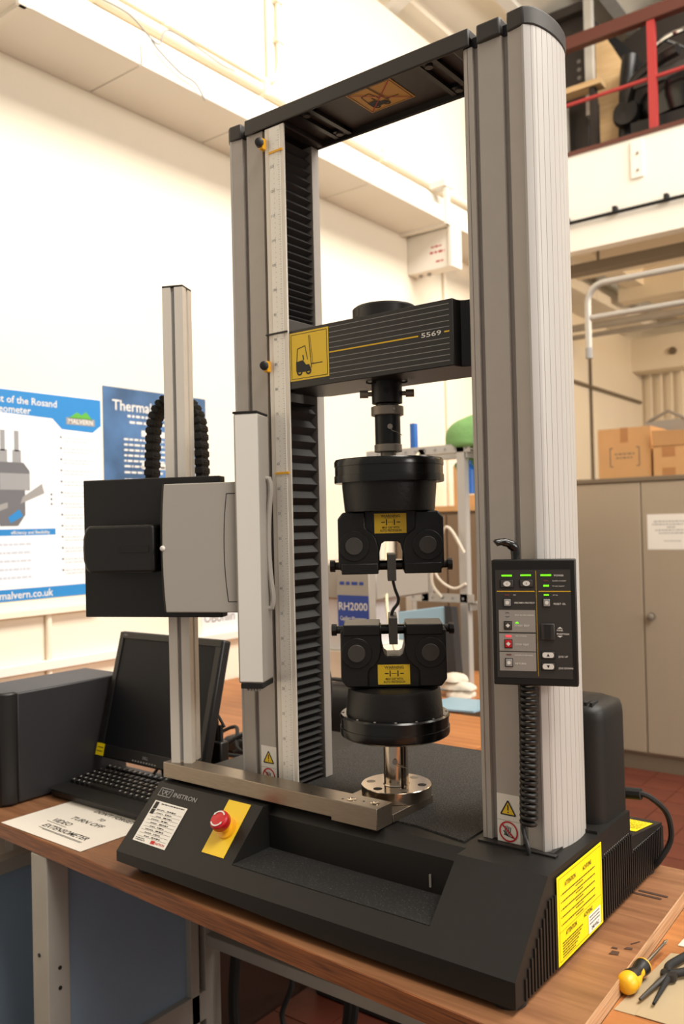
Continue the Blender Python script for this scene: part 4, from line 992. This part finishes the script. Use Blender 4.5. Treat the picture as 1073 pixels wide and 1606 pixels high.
for (u0, v0, u1, v1, k, mt) in ((243, 480, 348, 540, 'oval', 'boltgrey'), (410, 478, 514, 535, 'oval', 'boltgrey'), (265, 640, 322, 698, 'o', 'print_g'), (604, 638, 660, 698, 'o', 'print_g'), (265, 832, 320, 892, 'd', 'boltgrey'), (264, 986, 320, 1048, 'd', 'red'), (264, 1146, 320, 1206, 'o', 'print_g'), (582, 1078, 692, 1132, 'pill', 'boltgrey'), (582, 1172, 692, 1228, 'pill', 'boltgrey')):
    o, a, b = hkey(u0, v0, u1, v1, .0022, mt)
    g, m, c, r = glyph(k, a, b, .0022); ob('key_symbol', g, 'print_w', o, local=True, smooth=0)
    g = G()
    if k == 'oval': g.text('1' if u0 < 300 else '2', m, c[0], c[1]-.0014, .0028, 'C', dz=.0002)
    if k == 'pill':
        q = 1 if v0 < 1100 else -1; g.flat([(c[0]-.0024, c[1]-.0021*q), (c[0]+.0024, c[1]-.0021*q), (c[0], c[1]+.0024*q)], m, .0002)
    if g.v: ob('key_figure', g, 'print_k', o, local=True, smooth=0)
g = G()
for r_ in ((250, 434, 338, 448), (412, 432, 502, 445), (582, 432, 672, 446), (605, 520, 652, 535), (607, 598, 650, 610)): hrect(g, *r_, h=.0006)
ob('green_light', g, 'led_g', hs, local=True, smooth=0)
g = G(); hrect(g, 268, 944, 318, 962, .0006); ob('red_light', g, 'led_r', hs, local=True, smooth=0)
g = G(); hrect(g, 606, 480, 648, 490, .0006); hrect(g, 272, 600, 314, 610, .0006); hrect(g, 272, 1104, 314, 1114, .0006); ob('dim_light', g, 'led_off', hs, local=True, smooth=0)
g = G(); a = hu(372, 840); g.flat([(a[0]-.003, a[1]), (a[0]+.003, a[1]), (a[0], a[1]+.0022)], HM, .0006); g.pline([(a[0]-.003, a[1]-.001), (a[0]+.003, a[1]-.001)], .0006, HM, .0006); ob('start_arrow', g, 'led_g', hs, local=True, smooth=0)
g = G()
for tx, u, v, h, w in (('POWER', 696, 449, .0029, .0147), ('FRAME STANDBY', 682, 491, .0015, .021), ('FRAME READY', 682, 535, .0015, .018), ('ON', 345, 609, .0015, .004), ('SPECIMEN PROTECT', 354, 678, .0026, .0315), ('AT GL', 682, 609, .0014, .008), ('RESET GL', 690, 686, .003, .0185), ('TEST IN PROGRESS', 352, 780, .0019, .03), ('START TEST', 350, 870, .0028, .0235), ('TEST STOPPED', 352, 956, .0017, .018), ('STOP TEST', 350, 1030, .0028, .0215), ('RETURN IN PROGRESS', 346, 1117, .0019, .028), ('RETURN', 348, 1190, .0028, .0165), ('FINE', 714, 906, .0028, .0092), ('POSITION', 714, 936, .0028, .0185), ('JOG UP', 724, 1124, .0028, .0145), ('JOG DOWN', 724, 1220, .0028, .022)):
    a = hu(u, v); g.text(tx, HM, a[0], a[1], h, 'L', w=w, dz=.0006)
for v, q in ((880, 1), (948, -1)):
    a = hu(740, v); g.flat([(a[0]-.0042, a[1]-.0008*q), (a[0]+.0042, a[1]-.0008*q), (a[0], a[1]+.002*q)], HM, .0006)
ob('key_lettering', g, 'print_w', hs, local=True, smooth=0)
g = G(); a = hu(290, 760); g.pline([(a[0]-.003, a[1]), (a[0], a[1]+.0015), (a[0]+.003, a[1])], .0008, HM, .0006); a = hu(290, 785); g.pline([(a[0]-.003, a[1]), (a[0], a[1]-.0015), (a[0]+.003, a[1])], .0008, HM, .0006); ob('progress_arrow', g, 'print_k', hs, local=True, smooth=0)
a = hu(580, 842); b = hu(698, 982)
g = G(); g.box(a[0], b[0], -.004, -.0006, b[1], a[1]); tw = ob('thumbwheel_bezel', g, 'charcoal2', hs, local=True, bevel=.0015)
a = hu(610, 850); b = hu(664, 972)
g = G(); g.box(a[0], b[0], -.0046, -.003, b[1], a[1]); ob('thumbwheel', g, 'matblack', tw, local=True)
# clamp lever on top
g = G(); pts = smooth_path([(-.028, .014, HH+.0), (-.028, .014, HH+.009), (-.029, .013, HH+.018), (-.037, .008, HH+.0255), (-.047, .002, HH+.0285), (-.055, -.003, HH+.0275), (-.0575, -.004, HH+.026)], 4)
g.tube(pts, [(.0068, .0072, .0078, .0066, .0056, .0058, .003)[min(6, i//4)] for i in range(len(pts))], 12); ob('clamp_lever', g, 'glossblack', hs, local=True, smooth=60)
# coiled cord hanging below
g = G(); pts = []; nt = 24
for i in range(nt*14+1):
    t = i/(nt*14); a = 2*PI*nt*t; cx_ = .319-.006*t; cz = .418-.226*t
    pts.append((cx_+.0115*math.cos(a), .19+.0115*math.sin(a), cz))
e = pts[-1]; pts += [tuple(p) for p in smooth_path([e, (.309, .186, .195), (.306, .184, .185), (.314, .178, .168), (.318, .176, .158), (.319, .176, .146)], 4)][1:]
g.tube(pts, .0036, 6); ob('coiled_cord', g, 'black', hs, smooth=60)

# ================================================================== COMPUTER AND SMALL THINGS ON THE BENCH
pc = T('computer_tower', 'dark desktop computer tower at the left end of the bench', 'computer', (-1.16, .3, TZ))
g = G(); g.box(-1.25, -1.066, .14, .48, TZ+.004, .272); ob('case', g, 'tower', pc, bevel=.004)
g = G(); g.prism([(-1.252, .14), (-1.064, .14), (-1.064, .118), (-1.08, .095), (-1.236, .095), (-1.252, .118)], TZ+.002, .276); fb = ob('front_bezel', g, 'black', pc, bevel=.006)
g = G(); g.box(-1.23, -1.09, .0925, .0955, .2, .235); g.box(-1.23, -1.09, .0925, .0955, .155, .19); ob('drive_bay', g, 'matblack', fb)
g = G(); g.lathe([(.0, 0), (.012, 0), (.012, .003), (.0, .003)], FY(-1.1, .0955, .12), 16); g.box(-1.2, -1.12, .093, .0955, .02, .09); ob('power_button', g, 'boltgrey', fb)
# monitor, leaning back
mo = T('computer_monitor', 'dark flat monitor tilted back in front of the computer tower', 'monitor', (-.85, .42, TZ))
ta = R(15); MB = frame((-1.055, .372, .062), (1, 0, 0), (0, math.sin(ta), math.cos(ta)))
MWd, MHt = .408, .345
g = G(); g.box(0, MWd, 0, MHt, -.03, 0, MB); ob('monitor_case', g, 'black', mo, bevel=.006)
g = G(); g.box(.02, MWd-.02, .035, MHt-.02, 0, .0008, MB); ob('screen', g, 'screen', mo, smooth=0)
g = G()
for u0, u1, v0, v1 in ((0.003, MWd-.003, MHt-.02, MHt-.003), (.003, MWd-.003, .004, .035), (.003, .02, .035, MHt-.02), (MWd-.02, MWd-.003, .035, MHt-.02)): g.box(u0, u1, v0, v1, 0, .004, MB)
ob('screen_bezel', g, 'black', mo, bevel=.001)
g = G(); g.rect(-.004, .03, .004, .036, MB, .0052); ob('yellow_tag', g, 'yellow_l', mo, smooth=0)
g = G(); g.scrib(MB, .0, .026, .024, .003, .0056, 1); g.scrib(MB, .0, .026, .014, .003, .0056, 2); ob('tag_print', g, 'print_k', mo, smooth=0)
g = G(); g.text('DELL', MB, .2, .018, .007, 'C', dz=.0046)
for k in range(9): g.rect(.15+.011*k, .156+.011*k, .008, .0115, MB, .0046)
g.text('DELL', MB, .03, MHt-.013, .005, 'C', dz=.0046); stuff(ob('bezel_marking', g, 'print_g', mo, smooth=0))
g = G(); g.box(-.9, -.8, .462, .485, TZ+.01, .27); g.box(-.88, -.82, .43, .465, .2, .26); g.box(-.96, -.74, .45, .63, TZ, TZ+.012); ob('stand', g, 'black', mo, bevel=.004)
# keyboard
kb = T('keyboard', 'black computer keyboard lying beside the computer tower', 'keyboard', (-.83, .33, TZ))
KM = frame((-1.058, .224, TZ+.003), (1, 0, 0), (0, 1, .07))
g = G(); g.prism(rrect(0, .462, 0, .218, .012, 4), 0, .017, KM); ob('keyboard_body', g, 'black', kb, bevel=.003)
key = None
for r in range(6):
    for c in range(21):
        if c in (15,) : continue
        x = .008+.0212*c; y = .058+.0215*r+(.008 if r == 5 else 0)
        wid = .0175
        if r == 0 and 4 <= c <= 8:
            if c > 4: continue
            wid = .1025
        g = G() if (key is None or wid > .02) else None
        if g is not None:
            z = .017; a, d = wid, .0182
            g.add([(0, 0, 0), (a, 0, 0), (a, d, 0), (0, d, 0), (.002, .0015, .008), (a-.002, .0015, .008), (a-.002, d-.002, .008), (.002, d-.002, .008)], [(0, 3, 2, 1), (4, 5, 6, 7), (0, 1, 5, 4), (1, 2, 6, 5), (2, 3, 7, 6), (3, 0, 4, 7)])
            o = ob('key', g, 'black', kb, local=False, smooth=0); o.matrix_basis = KM @ Matrix.Translation((x, y, .0165))
            if wid < .02: key = o
        else:
            c2_ = key.copy(); COL.objects.link(c2_); c2_.matrix_basis = KM @ Matrix.Translation((x, y, .0165))
g = G()
for r in range(6):
    for c in range(21):
        if c == 15 or (r == 0 and 4 <= c <= 8): continue
        x = .013+.0212*c; y = .0645+.0215*r+(.008 if r == 5 else 0); g.rect(x, x+.0035, y, y+.005, KM, .0249)
stuff(ob('key_legend', g, 'print_w', kb, smooth=0))
g = G(); g.prism(rrect(-.0, .4, -.002, .048, .012, 4), .0172, .0195, KM); ob('palm_rest', g, 'charcoal', kb, bevel=.001)
# note on the bench
PM = frame((-.978, .038, TZ), (1, -.02, 0), (.03, 1, 0)); g = G(); g.box(0, .318, 0, .2, .0005, .0012, PM); pp = T('handwritten_note', 'white handwritten note taped flat on the bench front', 'note', (-.82, .13, TZ))
ob('sheet', g, 'paper', pp, smooth=0)
g = G()
for tx, u, v, h, w in (("DON'T FORGET", .12, .172, .014, .15), ('TO', .175, .142, .013, .022), ('TURN OFF', .11, .112, .016, .12), ('VIDEO', .085, .078, .017, .07), ('EXTENSOMETER', .1, .044, .017, .17)): g.text(tx, PM, u, v, h, 'L', w=w, dz=.0016, shear=.15)
g.line((.08, .072), (.16, .07), .0016, PM, .0016); g.line((.1, .037), (.275, .034), .0016, PM, .0016); g.line((.12, .033), (.275, .03), .0016, PM, .0016)
ob('handwriting', g, 'print_k', pp, smooth=0)
# adaptor and plug standing beside the monitor
ad = T('power_adaptor', 'small black plug adaptor standing by the aluminium post', 'adaptor', (-.67, .27, .02))
g = G(); g.box(-.64, -.585, .265, .30, .147, .21) if False else g.box(-.7, -.655, .45, .48, TZ, .135); ob('body', g, 'black', ad, bevel=.004)
g = G(); g.cyl((-.685, .465, .135), (-.685, .465, .185), .007, n=10); g.cyl((-.668, .465, .135), (-.668, .465, .175), .006, n=10); g.tube(smooth_path([(-.685, .465, .185), (-.683, .463, .2), (-.672, .46, .2), (-.66, .47, .17)]), .004, 6); ob('plug', g, 'matblack', ad)
g = G()
for k in range(4): g.tube(smooth_path([(-.88+.03*k, .45, .05), (-.9+.045*k, .42, .005), (-.95+.06*k, .5+.02*k, TZ+.006), (-1.0+.06*k, .6, TZ+.006), (-.8+.05*k, .68+.02*k, TZ+.006)]), .004, 6)
tag(ob('monitor_leads', g, 'matblack'), 'black leads trailing on the bench below the monitor', 'cable')
# clutter behind the left column
g = G()
for k in range(6):
    x0, y0 = -.98+.05*k, .72+.05*(k % 3); g.tube(smooth_path([(x0-.15, y0, TZ+.01), (x0-.05, y0+.06, TZ+.05+.02*(k % 2)), (x0+.06, y0-.03, TZ+.03), (x0+.2, y0+.05, TZ+.012), (x0+.34, y0+.02, TZ+.012)]), .006, 6)
tag(ob('cable_heap', g, 'matblack'), 'heap of black cables on the bench behind the left column', 'cable')
sp2 = T('desk_device', 'rounded dark device on the bench behind the left column', 'device', (-.86, .86, TZ))
g = G(); g.prism(rrect(-1.0, -.76, .78, .93, .03, 4), TZ, .035); ob('body', g, 'charcoal', sp2, bevel=.012, seg=3); g = G(); g.box(-.96, -.8, .8, .88, .034, .038); ob('pad', g, 'matblack', sp2)

# ---- screwdriver, pliers and paper on the side bench
kp = T('kraft_sheet', 'creased brown kraft paper under the tools on the side bench', 'paper', (.55, .25, -.0355))
g = G(); P = [(.4635, .1405), (.495, .143), (.62, .17), (.60, .36), (.505, .36), (.481, .353)]
g.prism([(.4635, .141), (.4945, .1435), (.4985, .36), (.4815, .354)], -.0352, -.0345); g.prism([(.4945, .1435), (.62, .15), (.60, .38), (.4985, .36)], -.0345, -.0335); ob('sheet', g, 'kraft', kp, smooth=0)
g = G(); g.prism([(.4835, .385), (.6, .40), (.6, .52), (.49, .5)], -.0352, -.0335); g.prism([(.488, .41), (.6, .42), (.6, .53), (.492, .52)], -.0335, -.032); tag(ob('printed_sheet', g, 'cloth', smooth=0), 'off white sheets beside the kraft paper on side bench', 'paper')
sd = T('screwdriver', 'stubby yellow and black screwdriver lying on kraft paper', 'screwdriver', (.4725, .19, -.034))
SM = frame((.4655, .187, -.0185), (.06, 1, .03), (0, 0, 1))         # local x runs along the shaft
def alongx(prof, n=24): g = G(); g.lathe(prof, frame((.466, .1855, -.0185), (0, 0, 1), (-1, .06, 0)) @ Matrix.Scale(1, 4), n); return g
ax = Vector((.06, 1, .02)).normalized(); sm = ax.to_track_quat('Z', 'X').to_matrix().to_4x4(); sm.translation = (.4655, .178, -.0185)
g = G(); g.lathe([(.0, 0), (.008, .001), (.0135, .006), (.0158, .014), (.0155, .022), (.0135, .0285)], sm, 28); ob('handle_butt', g, 'yellow_d', sd, smooth=60)
g = G(); g.lathe([(.0140, .0235), (.0152, .029), (.0130, .038), (.0098, .048), (.0096, .056), (.0122, .066), (.0128, .074), (.0105, .079), (.0, .08)], sm, 28); hd = ob('handle_grip', g, 'black', sd, smooth=60)
g = G(); g.lathe([(.0126, .0735), (.0132, .0755), (.0124, .0772), (.0, .0772)], sm, 24); ob('collar_ring', g, 'yellow_d', sd)
g = G()
for a in (-100, 80):
    rings = []
    for z, r, w in ((.018, .0160, 32), (.028, .0158, 26), (.038, .0134, 18), (.048, .0102, 22), (.058, .0101, 30)):
        rings.append((z, r, w))
    vs = []; 
    for z, r, w in rings:
        for q in (-1, -.5, 0, .5, 1): vs.append((r*math.cos(R(a+q*w)), r*math.sin(R(a+q*w)), z))
    fs = [(5*j+i, 5*j+i+1, 5*j+i+6, 5*j+i+5) for j in range(4) for i in range(4)]
    g.add(vs, fs, sm)
ob('yellow_inlay', g, 'yellow_d', sd, smooth=60)
g = G(); g.lathe([(.0028, .078), (.0026, .16), (.0034, .165), (.0015, .176)], sm, 12); ob('blade', g, 'polished', sd)
pl_ = T('pliers', 'black side cutting pliers lying on the kraft paper', 'pliers', (.52, .25, -.033))
g = G(); hp = Vector((.505, .262, -.024))
pth = smooth_path([(.505, .255, -.024), (.500, .235, -.025), (.4955, .21, -.026), (.4905, .175, -.027)], 4); g.tube(pth, [.0055-.0035*i/len(pth) for i in range(len(pth))], 8); ob('jaw', g, 'boltgrey', pl_, smooth=60)
g = G(); pth = smooth_path([(.507, .255, -.024), (.508, .235, -.025), (.509, .21, -.026), (.5105, .175, -.027)], 4); g.tube(pth, [.0055-.0035*i/len(pth) for i in range(len(pth))], 8); ob('jaw', g, 'matblack', pl_, smooth=60)
g = G(); g.lathe([(.0, -.006), (.012, -.005), (.013, 0), (.012, .005), (.0, .006)], Matrix.Translation((.506, .262, -.0245)), 18); ob('pivot', g, 'black', pl_)
for q in (-1, 1):
    g = G(); pth = smooth_path([(.506, .265, -.024), (.51+.012*q, .285, -.024), (.525+.02*q, .32, -.024), (.545+.022*q, .38, -.025)], 4); g.tube(pth, .0062, 10); ob('handle', g, 'matblack', pl_, smooth=60)

# ================================================================== SEEN BETWEEN THE COLUMNS, ON THE WALL BENCH
bx_ = T('beige_carton', 'beige carton on the wall bench carrying the white box', 'box', (-.9, 1.5, TZ))
g = G(); g.box(-1.25, -.86, 1.3, 1.65, TZ, .235); ob('carton', g, 'wall', bx_, bevel=.003); g = G(); g.box(-1.25, -.86, 1.2995, 1.3, .2, .235); ob('lid', g, 'wall', bx_)
wx = T('white_carton', 'plain white box stacked under the grey instrument', 'box', (-.95, 1.45, .235))
g = G(); g.box(-1.2, -.875, 1.32, 1.6, .236, .418); ob('carton', g, 'poster_w', wx, bevel=.003); g = G(); g.box(-1.202, -.873, 1.318, 1.602, .39, .4185); ob('lid', g, 'poster_w', wx)
it = T('grey_instrument', 'grey metal instrument with a royal blue label behind the grips', 'instrument', (-.9, 1.4, .42))
g = G(); g.box(-1.15, -.75, 1.28, 1.62, .419, .545); ob('case', g, 'greybox', it, bevel=.008)
g = G(); g.box(-.885, -.75, 1.24, 1.28, .31, .535); ob('front_panel', g, 'greybox', it, bevel=.003)
m = FY(-.882, 1.2395, .31); g = G(); g.rect(0, .13, 0, .13, m); ob('blue_label', g, 'blue_lab', it, smooth=0)
g = G(); g.text('RH2000', m, .065, .08, .026, 'C', dz=.0006); g.text('Capillary Rheometer', m, .065, .045, .014, 'C', w=.11, dz=.0006); stuff(ob('label_text', g, 'print_w', it, smooth=0))
g = G(); g.scrib(m, .01, .11, .165, .014, .0006, 4); ob('maker_text', g, 'blue_lab', it, smooth=0)
g = G(); g.prism([(-.96, 1.3), (-.9, 1.3), (-.88, 1.36), (-.95, 1.37)], .545, .5462); ob('yellow_sticker', g, 'yellow', it, smooth=0)
bp = T('blue_lidded_case', 'pale blue lidded case with dark edges standing on the wall bench', 'case', (-1.0, 1.97, TZ))
BM = frame((-1.18, 1.93, TZ), (1, .1, 0), (0, .12, 1))
g = G(); g.prism([(-.07, 0), (.3, -.0), (.272, .345), (-.07, .296)], -.05, .0, BM); ob('lid_panel', g, 'blue_l', bp, bevel=.004)
g = G(); g.prism([(.298, .0), (.345, 0), (.3, .345), (.27, .347)], -.06, .004, BM); ob('dark_edge', g, 'tower', bp)

sf = T('slotted_frame', 'white slotted angle frame standing at the back of the wall bench', 'frame', (-1.1, 2.25, TZ))
def angle_bar(nm, p0, p1, w=.035):
    g = G(); p0 = Vector(p0); p1 = Vector(p1); d = (p1-p0); L = d.length
    m = frame(p0, (0, 1, 0) if abs(d.z) > .5*L or abs(d.x) > .5*L else (1, 0, 0), d) ; m = frame(p0, m.col[0].xyz, d)
    g.box(0, w, 0, L, -.002, .002, m); g.box(-.002, .002, 0, L, -w, 0, m)
    o = ob(nm, g, 'tubewhite', sf, smooth=0); h_ = G()
    mf = frame(p0, d, Vector((0, 0, 1)) if abs(d.z) < .5*L else Vector((1, 0, 0)))
    k = .03
    while k < L-.02:
        for off in (-.0045,): h_.disc(k, w*.45, .006, frame(p0+Vector((0, off, 0)), d, Vector((0, 0, 1)) if abs(d.z) < .5*L else Vector((1, 0, 0))), 0, 8)
        k += .05
    return o, h_
hh = G()
for a, b in (((-1.33, 2.1, .975), (-.83, 2.1, .975)), ((-1.33, 2.4, .975), (-.83, 2.4, .975)), ((-1.16, 2.1, .34), (-.83, 2.1, .34)), ((-1.33, 2.1, TZ), (-1.33, 2.1, 1.01)), ((-.86, 2.1, TZ), (-.86, 2.1, 1.0)), ((-1.05, 2.1, .34), (-1.05, 2.1, 1.0)), ((-1.33, 2.4, TZ), (-1.33, 2.4, 1.01)), ((-.86, 2.4, TZ), (-.86, 2.4, 1.0)), ((-.85, 2.1, .985), (-.85, 2.4, .985)), ((-1.33, 2.1, .985), (-1.33, 2.4, .985)), ((-.85, 2.1, .34), (-.85, 2.4, .34))):
    o, h_ = angle_bar('angle_bar', a, b)
    if abs(b[1]-a[1]) < .1 and a[1] < 2.2 and abs(b[2]-a[2]) < .1: hh.v, hh.f = (hh.v+h_.v, hh.f+[tuple(i+len(hh.v) for i in f) for f in h_.f])
stuff(ob('slot_hole', hh, 'print_g', sf, smooth=0))
g = G(); 
def lumpy(cx, cy, z0, rx, ry, h, seed, n=20, k=9):
    rr = random.Random(seed); ph = [rr.uniform(0, 6) for _ in range(6)]; rings = []
    for j in range(k):
        t = j/(k-1); s = math.sqrt(max(0.02, 1-t**2.2)); z = z0+h*t; ring = []
        for i in range(n):
            a = 2*PI*i/n; q = s*(1+.10*math.sin(2*a+ph[0]+2*t)+.07*math.sin(5*a+ph[1]+3*t)+.04*math.sin(9*a+ph[2]))
            ring.append((cx+rx*q*math.cos(a), cy+ry*q*math.sin(a), z+.06*h*math.sin(3*a+ph[3])*t))
        rings.append(ring)
    return G().loft(rings)
o = ob('green_cover', lumpy(-.83, 2.27, .985, .235, .18, .175, 5), 'green', smooth=70, sub=1); tag(o, 'green cloth draped over the top of the white frame', 'cloth')
g = G(); g.prism([(-1.02, .94), (-.98, .86), (-.9, .82), (-.82, .84), (-.70, .80), (-.68, .97), (-.84, .965), (-.95, .97)], -.02, .02, frame((0, 2.3, 0), (1, 0, 0), (0, 0, 1))); tag(ob('green_sheet', g, 'green', bevel=.01, smooth=40), 'pale green sheet hanging behind the white frame', 'cloth')
g = G(); g.box(-1.88, -.5, 2.5, 2.58, TZ, .3) if False else g.cyl((-.87, 2.16, .80), (-.87, 2.16, .90), .03, n=14); g.lathe([(.03, .9), (.012, .925), (.012, .94)], Matrix.Translation((-.87, 2.16, 0)), 14); tag(ob('blue_bottle', g, 'blue'), 'blue plastic bottle hung inside the white frame', 'bottle')
g = G(); g.box(-1.14, -1.118, 2.12, 2.15, .35, 1.12); tag(ob('blue_pole', g, 'blue'), 'upright blue bar rising above the white frame', 'bar')
pnl = T('inner_panel', 'brown board closing the back of the white frame', 'board', (-.95, 2.45, TZ)); g = G(); g.box(-1.0, -.62, 2.62, 2.64, TZ, .85); ob('board', g, 'brown', pnl, smooth=0)
cbx = T('cardboard_box', 'brown carton with a white label behind the slotted frame', 'box', (-1.4, 3.4, .77)); g = G(); g.box(-1.55, -1.22, 3.2, 3.6, .771, 1.0); ob('carton', g, 'card', cbx); g = G(); g.box(-1.47, -1.39, 3.199, 3.2, .83, .9); ob('label', g, 'paper', cbx, smooth=0)
# hoses
g = G(); g.tube(smooth_path([(-1.06, 2.06, .98), (-1.03, 1.8, .74), (-.72, 1.3, .40), (-.52, 1.12, .15), (-.44, 1.05, .05), (-.40, 1.0, TZ+.012), (-.38, 1.12, TZ+.012)], 6), .006, 8)
tag(ob('cream_hose', g, 'cream', smooth=60), 'cream hose sloping down from the frame behind the grips', 'hose')
g = G(); g.tube(smooth_path([(-.86, 2.08, .55), (-.93, 2.06, .66), (-1.0, 2.07, .52), (-1.02, 2.08, .42), (-.98, 2.09, .36)], 6), .007, 8); g.tube(smooth_path([(-1.02, 2.09, .6), (-1.0, 2.08, .46), (-.92, 2.08, .40), (-.86, 2.09, .42)], 6), .006, 8)
tag(ob('clear_tubing', g, 'cloth', smooth=60), 'pale looped tubing tied to the white frame', 'tubing')
o = G()
for k, (x, y, z, a, b, h) in enumerate(((-.79, 1.9, TZ, .06, .05, .035), (-.8, 1.9, TZ+.03, .07, .05, .034), (-.815, 1.9, TZ+.06, .055, .045, .03))):
    q = lumpy(x, y, z, a, b, h, 20+k, 18, 6); o.add(q.v, q.f)
tag(ob('folded_gloves', o, 'cloth', smooth=70), 'off white folded gloves on the wall bench by the right column', 'gloves')
g = G(); g.prism([(-.82, 1.62), (-.6, 1.66), (-.58, 1.86), (-.8, 1.84)], TZ, TZ+.006); tag(ob('plastic_bag', g, 'blue_l'), 'pale blue plastic sheet lying on the orange bench', 'sheet')
g = G(); g.lathe([(.0, 0), (.03, 0), (.03, .01), (.018, .022), (.014, .05), (.0, .052)], Matrix.Translation((-.83, 1.68, TZ)), 18); tag(ob('chrome_tap', g, 'chrome'), 'small chrome fitting standing in front of the gloves', 'fitting')
bg_ = T('black_bag', 'rounded black case on the bench behind the left bellows', 'case', (-.68, 1.0, TZ))
rings = []
for z, k in ((TZ, .9), (.02, 1), (.12, 1), (.165, .95), (.185, .8), (.192, .4)): rings.append([((x+.68)*k-.68, (y-1.0)*k+1.0, z) for x, y in rrect(-.8, -.57, .92, 1.08, .05, 4)])
g = G(); g.loft(rings); ob('case_body', g, 'charcoal', bg_, smooth=50); g = G(); g.tube(smooth_path([(-.74, .99, .185), (-.73, .99, .205), (-.64, .99, .205), (-.63, .99, .185)], 4), .006, 8); ob('handle', g, 'black', bg_)
g = G(); g.box(-.705, -.6, .9195, .921, .028, .04); ob('badge', g, 'print_w', bg_)
g = G(); g.tube(smooth_path([(-.66, .86, .31), (-.635, .86, .29), (-.62, .86, .22), (-.628, .86, .12), (-.63, .85, .03), (-.6, .84, TZ+.008), (-.5, .82, TZ+.008)], 6), .0045, 8); g.tube(smooth_path([(-.67, .86, .19), (-.64, .86, .18), (-.625, .86, .13)], 4), .004, 6)
tag(ob('probe_lead', g, 'matblack', smooth=60), 'thin black lead looping up behind the left column', 'cable')
